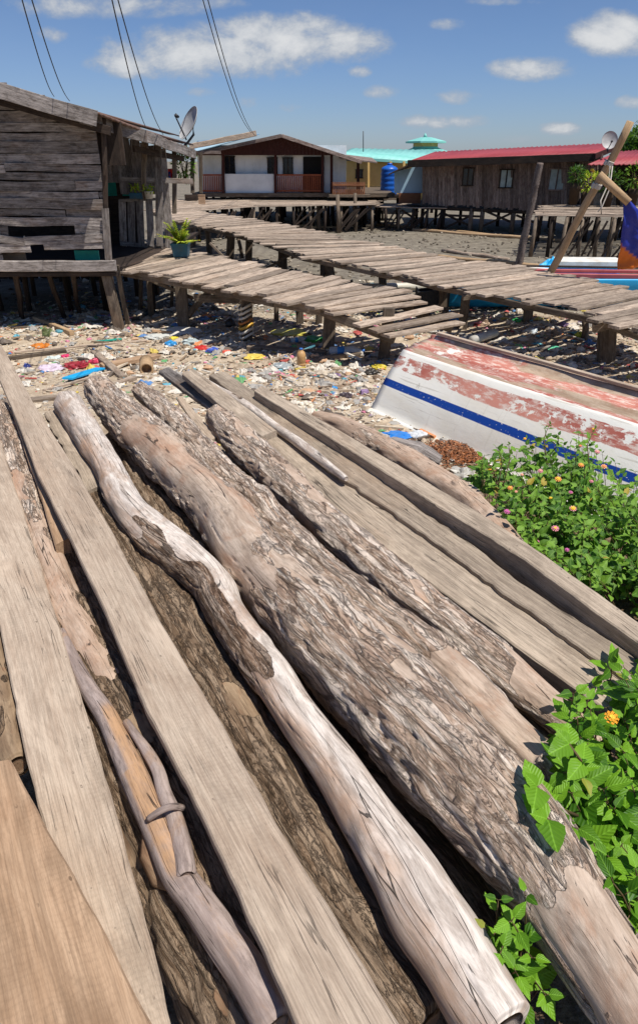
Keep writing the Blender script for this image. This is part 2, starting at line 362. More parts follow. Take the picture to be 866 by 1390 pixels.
c = t.mix(t.math('MULTIPLY', t.step(spd, .2, .35, 1, 0), t.step(big, .4, .6, .0, .22)), c, hs.outputs[0])
t.set(b.inputs['Base Color'], c); t.set(b.inputs['Roughness'], t.step(wet, 0, 1, .95, .8))
hh = t.math('ADD', t.math('MULTIPLY', med, .8), t.math('MULTIPLY', fin, .35))
t.set(b.inputs['Normal'], bump(t, b, hh, .05)); M['ground'] = m
m, t, b = newmat('murky_water'); b.inputs['Base Color'].default_value = lin((74, 64, 44))+(1,); b.inputs['Roughness'].default_value = .12; b.inputs['Specular IOR Level'].default_value = .5
tcn = t.n('ShaderNodeTexCoord').outputs['Object']; t.set(b.inputs['Normal'], bump(t, b, t.noise(tcn, 9, 3), .004)); M['water'] = m

# log wood: bare driftwood <-> bark by the 'tone' attribute mask, tint.r = warmth
def logmat(name, bare1, bare2, bark1, bark2, bark3, warm):
    m, t, b = newmat(name); g = attr(t, 'gc'); mask = attr(t, 'tone', 2)
    tint = t.n('ShaderNodeSeparateColor'); t.set(tint.inputs[0], attr(t, 'tint', 0))
    g1 = t.noise(t.scale(g, (22, 22, 4)), 1, 8, .7, .8); g2 = t.noise(t.scale(g, (130, 130, 12)), 1, 5, .7, .4)
    g3 = t.noise(t.scale(g, (6, 6, 4)), 1, 8, .7, .5)
    ck = t.noise(t.scale(g, (46, 46, 2.6), (7, 1, 3)), 1, 4, .6, 1.0)
    bare = t.mix(t.step(g1, .36, .64), bare1, bare2)
    bare = t.mix(t.step(g3, .5, .66, 0, .5), bare, tuple(x*.78 for x in warm))
    bare = t.mix(t.step(t.noise(t.scale(g, (11, 11, 5), (4, 4, 4)), 1, 8, .75), .54, .68, 0, .6), bare, tuple(x*.5 for x in bare1))
    bare = t.mix(t.math('MULTIPLY', t.math('MULTIPLY', tint.outputs[0], .8, clamp=True), t.step(g3, .3, .55, .35, 1)), bare, warm)
    bare = t.mix(t.step(g2, .3, .58, .45, 0), bare, tuple(x*.4 for x in bare1))
    crk = t.step(ck, .66, .69); bare = t.mix(t.math('MULTIPLY', crk, .7), bare, tuple(x*.12 for x in bare1))
    ck2, _, _ = cracks(t, g, (32, 32, .9), .55, .018, (8, 8, 3), .49, .57)
    bare = t.mix(t.math('MULTIPLY', ck2, .85), bare, tuple(x*.1 for x in bare1)); crk = t.math('MAXIMUM', crk, ck2)
    # bark: long fibrous flakes
    bn = t.noise(t.scale(g, (58, 58, 9)), 1, 6, .72, 1.3); bn2 = t.noise(t.scale(g, (20, 20, 5), (2, 8, 1)), 1, 6, .75, .9)
    bf = t.noise(t.scale(g, (150, 150, 26)), 1, 5, .7, .5); bl = t.noise(t.scale(g, (5, 5, 3)), 1, 6, .6)
    rdg = t.math('ABSOLUTE', t.math('SUBTRACT', bn2, .5))
    bk = t.mix(t.step(t.math('ADD', t.math('MULTIPLY', bn, .6), t.math('MULTIPLY', bl, .4)), .38, .60), bark1, bark2)
    bcr, bcell, bedge = cracks(t, g, (56, 56, 3.4), 1.9, .06, (14, 14, 6), .40, .52, (3, 1, 2)); bc = t.n('ShaderNodeSeparateColor'); t.set(bc.inputs[0], bcell)
    bk = t.mix(t.step(bc.outputs[0], .45, .75, 0, .85), bk, bark3); bk = t.mix(t.step(bc.outputs[1], .75, .95, 0, .4), bk, tuple(x*.62 for x in bark1))
    bcr2, _, _ = cracks(t, g, (17, 17, 1.2), 1.7, .034, (9, 9, 4), .44, .54, (8, 5, 2))
    bk = t.mix(t.step(bn, .50, .60, 0, .6), bk, bark3)
    bk = t.mix(t.math('MULTIPLY', t.math('MAXIMUM', t.math('MULTIPLY', bcr, .62), bcr2), .72), bk, tuple(x*.16 for x in bark1))
    bk = t.mix(t.step(bf, .35, .5, .3, 0), bk, tuple(x*.45 for x in bark1))
    gap = t.step(rdg, .0, .022, 1, 0)
    bk = t.mix(t.math('MULTIPLY', gap, .4), bk, tuple(x*.18 for x in bark1))
    bk = t.mix(t.step(bn, .30, .40, .2, 0), bk, tuple(x*.3 for x in bark1))
    mk = t.step(t.math('ADD', mask, t.math('ADD', t.math('MULTIPLY', t.math('SUBTRACT', bn2, .5), .5), t.math('MULTIPLY', t.math('SUBTRACT', bn, .5), 1.0))), .36, .64)
    c = t.mix(mk, bare, bk)
    t.set(b.inputs['Base Color'], c); b.inputs['Roughness'].default_value = .82; b.inputs['Specular IOR Level'].default_value = .2
    hb = t.math('SUBTRACT', t.math('ADD', t.math('MULTIPLY', g1, .35), t.math('MULTIPLY', g2, .18)), t.math('MULTIPLY', crk, .8))
    hk = t.math('ADD', t.math('MULTIPLY', bn, 2.4), t.math('ADD', t.math('MULTIPLY', t.math('MAXIMUM', gap, t.math('MAXIMUM', bcr, bcr2)), -1.5), t.math('ADD', t.math('MULTIPLY', bc.outputs[2], .8), t.math('MULTIPLY', bf, .9))))
    hm = t.nt.nodes.new('ShaderNodeMix'); t.set(hm.inputs[0], mk); t.set(hm.inputs[2], hb); t.set(hm.inputs[3], hk)
    t.set(b.inputs['Normal'], bump(t, b, hm.outputs[0], .0065)); return m
W1, W2 = lin((176, 163, 151)), lin((224, 214, 203))
M['log_pale'] = logmat('pale_driftwood', W1, W2, lin((112, 88, 70)), lin((150, 124, 102)), lin((188, 168, 150)), lin((182, 144, 114)))
M['log_bark'] = logmat('barky_wood', lin((168, 148, 130)), lin((196, 178, 160)), lin((170, 144, 124)), lin((206, 182, 160)), lin((235, 219, 202)), lin((176, 128, 96)))
M['log_dark'] = logmat('old_dark_bark', lin((128, 106, 84)), lin((160, 138, 112)), lin((110, 90, 70)), lin((148, 124, 100)), lin((170, 148, 124)), lin((150, 90, 54)))
M['log_red'] = logmat('branch_skin', lin((140, 124, 116)), lin((176, 160, 152)), lin((96, 68, 54)), lin((120, 88, 70)), lin((150, 124, 108)), lin((190, 150, 110)))

# boat hull paint: white / worn red bottom / blue stripe driven by gc=(s along, v around girth, 0)
m, t, b = newmat('worn_hull_paint'); g = attr(t, 'gc'); sx = t.n('ShaderNodeSeparateXYZ'); t.set(sx.inputs[0], g)
s_, v_ = sx.outputs[0], sx.outputs[1]
wn = t.noise(t.scale(g, (3.2, 8, 1)), 1, 9, .74, .3); wn2 = t.noise(t.scale(g, (1.0, 2.2, 1), (5, 2, 0)), 1, 6, .6, .5); st = t.noise(t.scale(g, (22, 1.6, 1)), 1, 5, .6)
whitec = t.mix(t.step(wn2, .42, .7, 0, .5), lin((240, 237, 226)), lin((220, 210, 188)))
whitec = t.mix(t.step(st, .58, .78, 0, .25), whitec, lin((160, 150, 132)))
whitec = t.mix(t.step(t.noise(t.scale(g, (5, 3.5, 1), (9, 9, 0)), 1, 7, .75), .62, .70, 0, .6), whitec, lin((130, 116, 98)))
redc = t.mix(t.step(wn2, .35, .65), lin((176, 100, 86)), lin((206, 142, 124)))
redc = t.mix(t.step(t.noise(t.scale(g, (7, 30, 1)), 1, 7, .75), .46, .62, 0, .85), redc, lin((224, 208, 194)))
tanc = t.mix(t.step(wn, .4, .6), lin((158, 136, 112)), lin((190, 172, 148)))
# side band of old red just under the chine
vb = t.math('ADD', v_, t.math('MULTIPLY', t.math('SUBTRACT', wn2, .5), .10))
band = t.math('MULTIPLY', t.step(vb, .435, .44), t.step(vb, .545, .55, 1, 0))
band = t.math('MULTIPLY', band, t.step(t.math('ADD', t.math('MULTIPLY', wn, .75), t.math('MULTIPLY', wn2, .25)), .45, .465))
# bottom: red, chalky, with tan rubbed runs
bot = t.step(v_, .60, .61)
botm = t.math('MULTIPLY', bot, t.step(t.math('ADD', wn, t.math('MULTIPLY', wn2, .6)), .60, .68))
tanp = t.math('MULTIPLY', bot, t.math('MULTIPLY', t.step(t.noise(t.scale(g, (.8, 3.0, 1), (1, 7, 0)), 1, 6, .6), .49, .54), .9))
tan2 = t.math('MULTIPLY', t.step(v_, 1.08, 1.2), .85)
seam = t.math('MULTIPLY', t.step(t.noise(t.scale(g, (1.2, 40, 1), (2, 2, 2)), 1, 5, .6), .60, .66), .35); whitec = t.mix(seam, whitec, lin((150, 140, 122)))
scr = t.step(t.noise(t.scale(g, (3, 60, 1), (6, 3, 1)), 1, 6, .7), .62, .68, 0, .5); redc = t.mix(scr, redc, lin((226, 214, 202)))
c = t.mix(band, whitec, redc); c = t.mix(botm, c, redc); c = t.mix(tanp, c, tanc); c = t.mix(tan2, c, tanc)
stripe = t.math('MULTIPLY', t.step(v_, .285, .29), t.step(v_, .345, .35, 1, 0))
stripe = t.math('MULTIPLY', stripe, t.step(t.noise(t.scale(g, (30, 60, 1)), 1, 4), .32, .36))
c = t.mix(stripe, c, lin((22, 66, 150)))
t.set(b.inputs['Base Color'], c); b.inputs['Roughness'].default_value = .55; b.inputs['Specular IOR Level'].default_value = .3
t.set(b.inputs['Normal'], bump(t, b, t.math('ADD', wn, t.math('MULTIPLY', t.step(v_, .3, .9), 0)), .004)); M['hull'] = m

# ================================================================= SETTING
def ground_h(x, y):
    a = smooth(10.5, 6.2, y)*.58 if y > 6.2 else .58
    if y < 6.2: a = .58+.40*smooth(6.2, 3.6, y)*smooth(-.15, -1.1, (x-.55)*.833+(y-6.74)*.553)
    far = smooth(16, 22, y)*.0
    dip = -.07*math.exp(-((x+.9)**2/2.2+(y-18.3)**2/3.5))
    n = .05*noise.noise(Vector((x*.7, y*.7, 0)))+.025*noise.noise(Vector((x*2.3, y*2.3, 4)))+.010*noise.noise(Vector((x*7, y*7, 9)))
    if y > 14: n *= 1.0
    if 'pile' and abs(x) < 3.2 and y < 5: n -= .06
    return a+n+dip+far
def build_ground():
    ys = [-4+.11*i for i in range(int(18/.11))]
    while ys[-1] < 900: ys.append(ys[-1]+(ys[-1]-ys[-2])*1.09)
    xs = [0]; st = .11
    while xs[-1] < 700:
        xs.append(xs[-1]+st)
        if xs[-1] > 8: st *= 1.10
    xs = [-x for x in xs[:0:-1]]+xs
    vs = [(x, y, ground_h(x, y) if abs(x) < 60 and y < 80 else 0) for y in ys for x in xs]
    n = len(xs); fs = [(j*n+i, j*n+i+1, (j+1)*n+i+1, (j+1)*n+i) for j in range(len(ys)-1) for i in range(n-1)]
    mb = MB(); mb.add(vs, fs, tone=0); mb.build('mud_ground', M['ground'], kind='structure')
build_ground()
mb = MB(); N = 28
vs = [(-.9+1.9*math.cos(a)*(1+.2*math.sin(3*a)), 18.3+2.0*math.sin(a)*(1+.15*math.cos(2*a)), -.005) for a in [2*math.pi*i/N for i in range(N)]]
mb.add(vs, [tuple(range(N))]); mb.build('puddle_water', M['water'], kind='structure')

# ================================================================= BUILDINGS
UPY = Vector((0, 1, 0))
def stilts(root, pts, top, r=.07, mat='dark', name='stilt', base=None):
    for (x, y) in pts:
        mb = MB(); z0 = (ground_h(x, y) if base is None else base)-.15
        dx, dy = random.uniform(-.06, .06), random.uniform(-.06, .06)
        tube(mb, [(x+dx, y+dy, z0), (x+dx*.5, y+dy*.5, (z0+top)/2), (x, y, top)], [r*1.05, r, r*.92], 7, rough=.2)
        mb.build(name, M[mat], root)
def brace(root, pairs, r=.03, mat='dark'):
    for a, b_ in pairs:
        mb = MB(); board(mb, a, b_, r*2.2, r*1.4, wob=.01); mb.build('brace', M[mat], root)

# ---- wooden shack on the left ------------------------------------------------
def shack():
    Y = 12.9
    base = gy(150, 365, Y)
    root = thing('wooden_shack', (-5.5, 14, 0), 'dark weathered plank shack on stilts with slanting roof at the left edge', 'shack')
    L = -9.5; Rr = gy(147, 300, Y).x
    zf = gy(70, 366, Y).z
    # horizontal cladding, every board irregular, with two openings
    mb = MB(); z = zf+.14; rt = lambda x: gy(0, 112, Y).z + (x-gy(0, 112, Y).x)*((gy(135, 160, Y).z-gy(0, 112, Y).z)/(gy(135, 160, Y).x-gy(0, 112, Y).x))
    rows = []
    while z < 4.9:
        h = random.uniform(.13, .24); rows.append((z, h)); z += h*.96
    xo0, xo1 = gy(38, 340, Y).x, gy(141, 340, Y).x
    xo2 = gy(2, 340, Y).x
    for i, (z, h) in enumerate(rows):
        xr = Rr
        # clip by roof slope: right limit where the roof is at z+h/2
        sl = (rt(1)-rt(0)); xm = (z+h*.6-rt(0))/sl
        xr = min(Rr, xm-.1)
        zc = z+h/2
        segs = [(L, xr)]
        if zf+.16 < zc < zf+.62 : segs = [(L, xo2)] if zc < zf+.42 else [(L, xo0)]
        if zf+.5 < zc < zf+.62: segs = [(L, xo0), (xo1-.5, xo1)]
        if 1.86 < zc < 1.98: segs = [(L, gy(2, 265, Y).x), (gy(95, 265, Y).x, xr)]
        for a, b2 in segs:
            if b2-a < .1: continue
            cut = random.uniform(a+.3, b2) if b2-a > 2.5 else None
            for (p, q) in ([(a, b2)] if cut is None else [(a, cut-.006), (cut+.006, b2)]):
                tlt = random.uniform(-.03, .03)
                board(mb, (p, Y+random.uniform(0, .02), zc+tlt), (q, Y+random.uniform(0, .02), zc-tlt*.5), .025, h*random.uniform(.86, .97), wob=.05)
    mb.build('wall', M['shack'], root)
    mb = MB(); board(mb, (L, Y-.03, zf+.38), (gy(40, 320, Y).x, Y-.03, zf+.40), .03, .16, wob=.02)
    board(mb, (gy(40, 335, Y).x+.3, Y-.035, zf+.44), (Rr, Y-.035, zf+.47), .03, .15, wob=.03)
    board(mb, (gy(0, 300, Y).x-.4, Y-.04, 1.80), (gy(33, 300, Y).x, Y-.04, 1.68), .03, .14, wob=.03)
    board(mb, (gy(30, 300, Y).x, Y-.045, 1.70), (Rr-.02, Y-.045, 1.78), .03, .15, wob=.03)
    mb.build('loose_board', M['shack'], root)
    # interior back wall and dark inside
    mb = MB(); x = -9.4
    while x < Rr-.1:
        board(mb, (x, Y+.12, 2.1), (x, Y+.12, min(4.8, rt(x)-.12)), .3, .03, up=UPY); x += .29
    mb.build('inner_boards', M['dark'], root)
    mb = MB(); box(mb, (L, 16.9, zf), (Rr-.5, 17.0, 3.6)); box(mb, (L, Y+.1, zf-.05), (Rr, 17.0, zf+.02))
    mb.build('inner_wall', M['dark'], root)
    mb = MB(); board(mb, (L, Y-.06, zf+.06), (Rr+.05, Y-.06, zf+.08), .09, .20, wob=.02); mb.build('sill_beam', M['shack'], root)
    mb = MB(); board(mb, (L, Y+.02, zf-.10), (Rr+.05, Y+.02, zf-.08), .12, .08); mb.build('floor_beam', M['dark'], root)
    mb = MB(); board(mb, gy(143, 283, Y-.07), gy(149, 362, Y-.07), .13, .04, up=UPY, wob=.02); mb.build('corner_post', M['shack'], root)
    mb = MB(); board(mb, gy(141, 160, Y-.02), gy(144, 283, Y-.02), .08, .07, up=UPY, wob=.02); mb.build('corner_post', M['dark'], root)
    # things seen in the opening
    for (x0, x1, y0, y1, mt) in [(104, 134, 340, 356, 'green'), (0, 34, 341, 358, 'fresh')]:
        a = gy(x0, y1, Y+.35); b2 = gy(x1, y0, Y+.35); mb = MB(); box(mb, (a.x, Y+.33, a.z), (b2.x, Y+.37, b2.z)); mb.build('inner_panel', M[mt], root)
    # side/back part: vertical boards further back
    Yb = 16.6; mb = MB(); x = gy(138, 200, Yb).x; xe = gy(228, 250, Yb).x
    zb = 1.12
    while x < xe:
        wd = random.uniform(.14, .24); xm = x+wd/2; px = CX+ (xm/ (Yb*math.cos(PITCH)))*F*.93
        ztop = 3.75-(xm-gy(138, 200, Yb).x)*.32
        z0 = zb if not (gy(152, 300, Yb).x < xm < gy(168, 300, Yb).x) else 2.6
        if gy(168, 260, Yb).x < xm < gy(214, 260, Yb).x: z0 = 2.35
        board(mb, (xm, Yb+random.uniform(0, .03), z0), (xm+random.uniform(-.02, .02), Yb, ztop), wd*.97, .025, up=UPY, wob=.02)
        x += wd
    mb.build('porch_wall', M['shack'], root)
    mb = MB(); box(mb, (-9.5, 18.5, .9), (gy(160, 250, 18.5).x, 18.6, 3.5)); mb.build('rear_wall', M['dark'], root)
    # picket fence at porch
    Yp = 16.2
    for px in (168, 180, 192, 205, 217):
        a = gy(px, 334, Yp); b2 = gy(px-2, 271 if px != 217 else 195, Yp)
        mb = MB(); board(mb, a, b2, .16, .03, up=UPY, wob=.02); mb.build('picket', M['shack'], root)
    for (x0, y0, x1, y1, wd) in [(165, 244, 262, 246, .11), (163, 272, 222, 270, .06), (164, 330, 222, 336, .09)]:
        mb = MB(); board(mb, gy(x0, y0, Yp-.05), gy(x1, y1, Yp+.1), .04, wd, wob=.02); mb.build('porch_rail', M['shack'], root)
    for (px, y0, y1, Yv) in [(237, 290, 200, 17.5), (196, 270, 190, 16.1), (262, 262, 205, 19.5), (273, 262, 207, 21.0)]:
        a = gy(px, y0, Yv); b2 = gy(px, y1, Yv); mb = MB(); board(mb, a, b2, .10, .09, up=UPY, wob=.02); mb.build('porch_post', M['post'], root)
    a = gy(146, 292, 15.6); b2 = gy(155, 262, 15.6)
    for (x0, y0, x1, y1) in [(146, 266, 157, 245), (167, 266, 176, 233)]:
        a = gy(x0, y0, 16.9); b2 = gy(x1, y1, 16.9); mb = MB(); box(mb, (a.x, 16.9, a.z), (b2.x, 16.94, b2.z)); mb.build('door_frame', M['green'], root)
    # porch interior clothes-coloured bits and porch floor
    mb = MB(); a = gy(150, 340, 14.6); sheet(mb, [(Rr, 13.0, zf+.02), (gy(250, 262, 19).x, 14.8, 1.10), (gy(262, 262, 20).x, 20.5, 1.15), (Rr-.6, 19, 1.1)], 1, 1, .08); mb.build('porch_floor', M['dark'], root)
    # roof: sloping down to the right, fascia along the front
    A = gy(-190, 60, 12.3); B = gy(132, 152, 12.3); C = gy(198, 178, 14.2); D = gy(265, 203, 18.6)
    mb = MB(); back = Vector((-1.2, 6.5, .12))
    for (p, q) in [(A, B), (B, C), (C, D)]:
        bk1 = Vector((p.x-1.0, 21, p.z-.15)); bk2 = Vector((q.x-.3, 21.2, q.z-.1))
        sheet(mb, [p, q, bk2, bk1], 24, 1, .03, lambda u_, v_: .012*math.sin(u_*60))
    mb.build('roof', M['greyroof'], root)
    for (p, q, wd) in [(A, B, .24), (B+Vector((-.3, .05, .04)), C, .22), (C, D, .20)]:
        mb = MB(); board(mb, p+Vector((0, -.05, -.10)), q+Vector((0, -.05, -.10)), .04, wd, wob=.03); mb.build('fascia_board', M['shack'], root)
    mb = MB(); board(mb, Vector((B.x-.1, Y+.25, 3.0)), Vector((B.x-.1, Y+.25, B.z-.1)), .5, .05, up=UPY); mb.build('gable_board', M['dark'], root)
    mb = MB(); board(mb, A+Vector((0, .25, -.28)), B+Vector((0.1, .3, -.27)), .05, .14, wob=.02); mb.build('rafter', M['dark'], root); mb = MB(); board(mb, C+Vector((-.4, .5, -.3)), D+Vector((-.2, -.6, -.22)), .05, .12, wob=.02); mb.build('rafter', M['dark'], root)
    # stilts
    for (px0, y0, px1, y1, wd, mt) in [(164, 447, 143, 364, .20, 'post'), (175, 443, 158, 360, .09, 'post'), (88, 430, 66, 370, .09, 'dark'), (108, 425, 98, 370, .09, 'dark'), (30, 430, 22, 370, .1, 'dark'), (-60, 440, -50, 370, .14, 'dark')]:
        d = 12.95; a = gz(px0, y0, 0); b2 = gy(px1, y1, 13.0); mb = MB(); board(mb, a-Vector((0, 0, .1)), b2, wd, wd*.6, up=UPY, wob=.03); mb.build('stilt', M[mt], root)
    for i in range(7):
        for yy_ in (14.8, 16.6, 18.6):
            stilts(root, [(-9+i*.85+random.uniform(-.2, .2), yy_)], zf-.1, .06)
    # lower dark screen far under the floor
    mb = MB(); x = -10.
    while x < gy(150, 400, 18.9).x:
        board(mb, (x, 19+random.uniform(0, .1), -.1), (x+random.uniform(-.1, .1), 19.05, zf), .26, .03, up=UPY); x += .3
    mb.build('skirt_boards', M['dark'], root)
shack()
def dish(c, rad, face, label, armdir):
    root = thing('satellite_dish', c-Vector((0, 0, rad)), label, 'satellite dish')
    face = Vector(face).normalized(); d, s, n = frame(face)
    mb = MB(); vs = []; rings = 7; K = 24
    for side in (0, 1):
        for i in range(rings):
            r = rad*(i/(rings-1)); dp = .28*rad*(i/(rings-1))**2-side*.015
            for k in range(K):
                a = 2*math.pi*k/K; vs.append(c+(s*math.cos(a)*.92+n*math.sin(a))*r+d*dp)
    fs = []
    for side in (0, 1):
        o = side*rings*K
        for i in range(rings-1):
            for k in range(K):
                q = (o+i*K+k, o+i*K+(k+1) % K, o+(i+1)*K+(k+1) % K, o+(i+1)*K+k); fs.append(q if side == 0 else q[::-1])
    o = (rings-1)*K
    fs += [(o+k, o+rings*K+k, o+rings*K+(k+1) % K, o+(k+1) % K) for k in range(K)]
    mb.add(vs, fs); mb.build('reflector', M['dish'], root)
    tip = c+d*rad*1.0+Vector(armdir)*rad
    mb = MB(); tube(mb, [c-n*rad*.9, tip], .018, 6); mb.build('arm', M['dmetal'], root)
    mb = MB(); tube(mb, [tip-d*.02, tip-d*.12], [.045, .03], 8); mb.build('receiver', M['dmetal'], root)
    mb = MB(); tube(mb, [c-d*.02, c-d*.12-n*rad*.4, c-d*.05-n*rad*1.0, c-n*rad*1.25], .03, 7); mb.build('mount', M['dmetal'], root)
dish(gy(261, 170, 18.4), .42, (-.75, -.50, .50), 'grey satellite dish on the roof edge of the dark plank shack', (-.15, -.1, .05))

# ---- white gabled house -------------------------------------------------------
def window(root, c0, c1, Y, mat='glass', frame_mat='dark', n=2, name='window'):
    """c0,c1: px corners"""
    a = gy(c0[0], c1[1], Y); b2 = gy(c1[0], c0[1], Y)
    fr = MB(); t_ = .05
    for (p, q, ww) in [((a.x-t_, Y, a.z-t_/2), (b2.x+t_, Y, a.z-t_/2), 1), ((a.x-t_, Y, b2.z+t_/2), (b2.x+t_, Y, b2.z+t_/2), 1)]: board(fr, p, q, .08, t_)
    for k in range(n+1):
        x = a.x+(b2.x-a.x)*k/n; board(fr, (x, Y+.003, a.z), (x, Y+.003, b2.z), t_, .076, up=UPY)
    f = fr.build(name, M[frame_mat], root)
    mb = MB(); box(mb, (a.x, Y+.01, a.z), (b2.x, Y+.03, b2.z)); mb.build('pane', M[mat], f)
def white_house():
    Y = 36.0; P = lambda x, y, dy=0: gy(x, y, Y+dy)
    root = thing('gabled_house', (P(370, 300).x, 38, 0), 'white walled house on stilts under a maroon gable with orange porch railings', 'house')
    zf = P(370, 262).z; xl, xr = P(268, 240).x, P(470, 240).x; zt = P(370, 206).z
    mb = MB(); x = xl
    while x < xr-.02:
        x2 = min(x+.4, xr); board(mb, ((x+x2)/2, Y+.45, zf), ((x+x2)/2, Y+.45, zt+.3), x2-x-.004, .05, up=UPY); x = x2
    board(mb, (P(306, 250).x, Y+.05, (zf+P(300, 236).z)/2), (P(372, 250).x, Y+.05, (zf+P(300, 236).z)/2), .06, P(300, 236).z-zf)
    mb.build('wall', M['white'], root)
    mb = MB(); box(mb, (xl-.3, Y-.2, zf-.18), (xr+2.5, Y+9, zf)); mb.build('floor', M['post'], root)
    # gable of maroon boards
    ap = P(383, 184, -.4); el = P(268, 207, -.4); er = P(466, 211, -.4)
    mb = MB(); x = el.x+.1
    while x < er.x-.1:
        top = ap.z-abs(x-ap.x)*((ap.z-el.z)/(ap.x-el.x) if x < ap.x else (ap.z-er.z)/(er.x-ap.x))
        if top > el.z-.25: board(mb, (x, Y-.2, el.z-.12), (x, Y-.2, top-.02), .178, .04, up=UPY, tone=.5)
        x += .18
    mb.build('gable', M['maroon'], root)
    # roof sheets
    for (p, nm) in [(el, 0), (er, 1)]:
        o = p+Vector((-.5 if nm == 0 else .9, -.5, -.12 if nm == 0 else -.25)); a2 = ap+Vector((0, -.5, .03))
        bkz = Vector((-1.5, 9, .1))
        q = [o, a2, a2+bkz, o+bkz] if nm == 0 else [a2, o, o+bkz, a2+bkz]
        mb = MB(); sheet(mb, q, 30, 1, .05, lambda u_, v_: .02*math.sin(u_*90)); mb.build('roof', M['bluem'], root)
        mb = MB(); board(mb, o+Vector((0, -.03, -.05)), a2+Vector((0, -.03, -.05)), .05, .16); mb.build('barge_board', M['clad'], root)
    # lower pale roof wing on the left and its ridge board
    mb = MB(); sheet(mb, [P(262, 206, -1), P(334, 186, -.6), P(352, 181, 4), P(268, 191, 4)], 24, 1, .05, lambda u_, v_: .02*math.sin(v_*50)); mb.build('roof', M['bluem'], root)
    mb = MB(); board(mb, P(258, 199, -1.2), P(348, 181, -1.0), .18, .24, wob=.03); mb.build('ridge_board', M['deck'], root)
    mb = MB(); board(mb, P(262, 207, -1.1), P(300, 207, -1.1), .1, .14); mb.build('barge_board', M['clad'], root)
    # lean-to right
    mb = MB(); sheet(mb, [P(462, 214, -.8), P(512, 220, -.8), P(505, 214, 4), P(455, 208, 4)], 12, 1, .06); mb.build('roof', M['clad'], root)
    for px in (303, 374, 438, 450, 486):
        mb = MB(); board(mb, P(px, 264, -.1), P(px, 206 if px < 480 else 216, -.1), .14, .12, up=UPY); mb.build('porch_post', M['maroon'], root)
    # railings
    for (x0, x1) in [(272, 302), (375, 437)]:
        mb = MB(); n = int((x1-x0)/2.5)
        for i in range(n+1):
            px = x0+(x1-x0)*i/n; board(mb, P(px, 261, -.02), P(px, 239, -.02), .05, .03, up=UPY)
        for y_ in (237.5, 259): board(mb, P(x0, y_, -.02), P(x1, y_, -.02), .07, .08)
        mb.build('railing', M['rail'], root)
    for c0, c1 in [((306, 213), (318, 236)), ((364, 215), (376, 236)), ((385, 215), (397, 236))]: window(root, c0, c1, Y+.36)
    a = P(412, 261, .4); b2 = P(440, 213, .4); mb = MB(); box(mb, (a.x, Y+.34, a.z), (b2.x, Y+.41, b2.z)); mb.build('door', M['black'], root)
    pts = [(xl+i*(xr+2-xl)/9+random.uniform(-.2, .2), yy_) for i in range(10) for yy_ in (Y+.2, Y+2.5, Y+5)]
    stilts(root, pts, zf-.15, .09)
    brace(root, [((xl+i*1.6, Y+.1, .1), (xl+i*1.6+1.4, Y+.1, zf-.2)) for i in range(6)])
white_house()
# ---- yellow house with turquoise roof, picket fence, pavilion, tank -------------
def yellow_house():
    Y = 44.0; P = lambda x, y, dy=0: gy(x, y, Y+dy)
    root = thing('yellow_house', (P(510, 270).x, 46, 0), 'yellow walled house with turquoise metal roof behind the blue water tank', 'house')
    a = P(470, 266); b2 = P(560, 218)
    mb = MB(); box(mb, (a.x, Y, a.z), (b2.x, Y+7, b2.z)); mb.build('wall', M['yellow'], root)
    window(root, (483, 231), (492, 241), Y-.03, n=1)
    mb = MB(); sheet(mb, [P(455, 212, -.4), P(592, 221, -.4), P(600, 204, 6), P(478, 201, 6)], 40, 1, .08, lambda u_, v_: .02*math.sin(u_*160)); mb.build('roof', M['turq'], root)
    mb = MB(); board(mb, P(455, 213.5, -.45), P(592, 222.5, -.45), .06, .16); mb.build('fascia_board', M['turq'], root)
    for px in (500, 530, 548):
        mb = MB(); board(mb, P(px, 266, -.5), P(px, 219, -.5), .14, .14, up=UPY); mb.build('porch_post', M['yellow'], root)
    stilts(root, [(a.x+i*1.1, Y+.4) for i in range(6)], a.z, .1); mb = MB(); box(mb, (a.x-.3, Y-.8, a.z-.2), (b2.x, Y+.0, a.z-.02)); mb.build('floor', M['post'], root)
yellow_house()
def picket_fence():
    Y = 35.2; a = gy(452, 264, Y); b2 = gy(494, 264, Y); root = thing('picket_fence', (a.x, Y, a.z), 'brown picket fence along the deck right of the white house', 'fence')
    mb = MB(); n = 16
    for i in range(n+1):
        x = a.x+(b2.x-a.x)*i/n; board(mb, (x, Y, a.z), (x, Y, gy(460, 247, Y).z), .07, .03, up=UPY)
    mb.build('picket', M['brick'], root, kind='stuff') if False else mb.build('pickets', M['brick'], root)
    mb = MB(); board(mb, (a.x, Y-.04, gy(460, 251, Y).z), (b2.x, Y-.04, gy(460, 251, Y).z), .04, .09); mb.build('rail', M['brick'], root)
    mb = MB(); box(mb, (a.x-.2, Y-.2, a.z-.12), (b2.x+.3, Y+1.3, a.z-.0)); mb.build('deck', M['post'], root)
    stilts(root, [(a.x+i*(b2.x-a.x)/4, Y) for i in range(5)], a.z-.1, .07, name='post')
picket_fence()
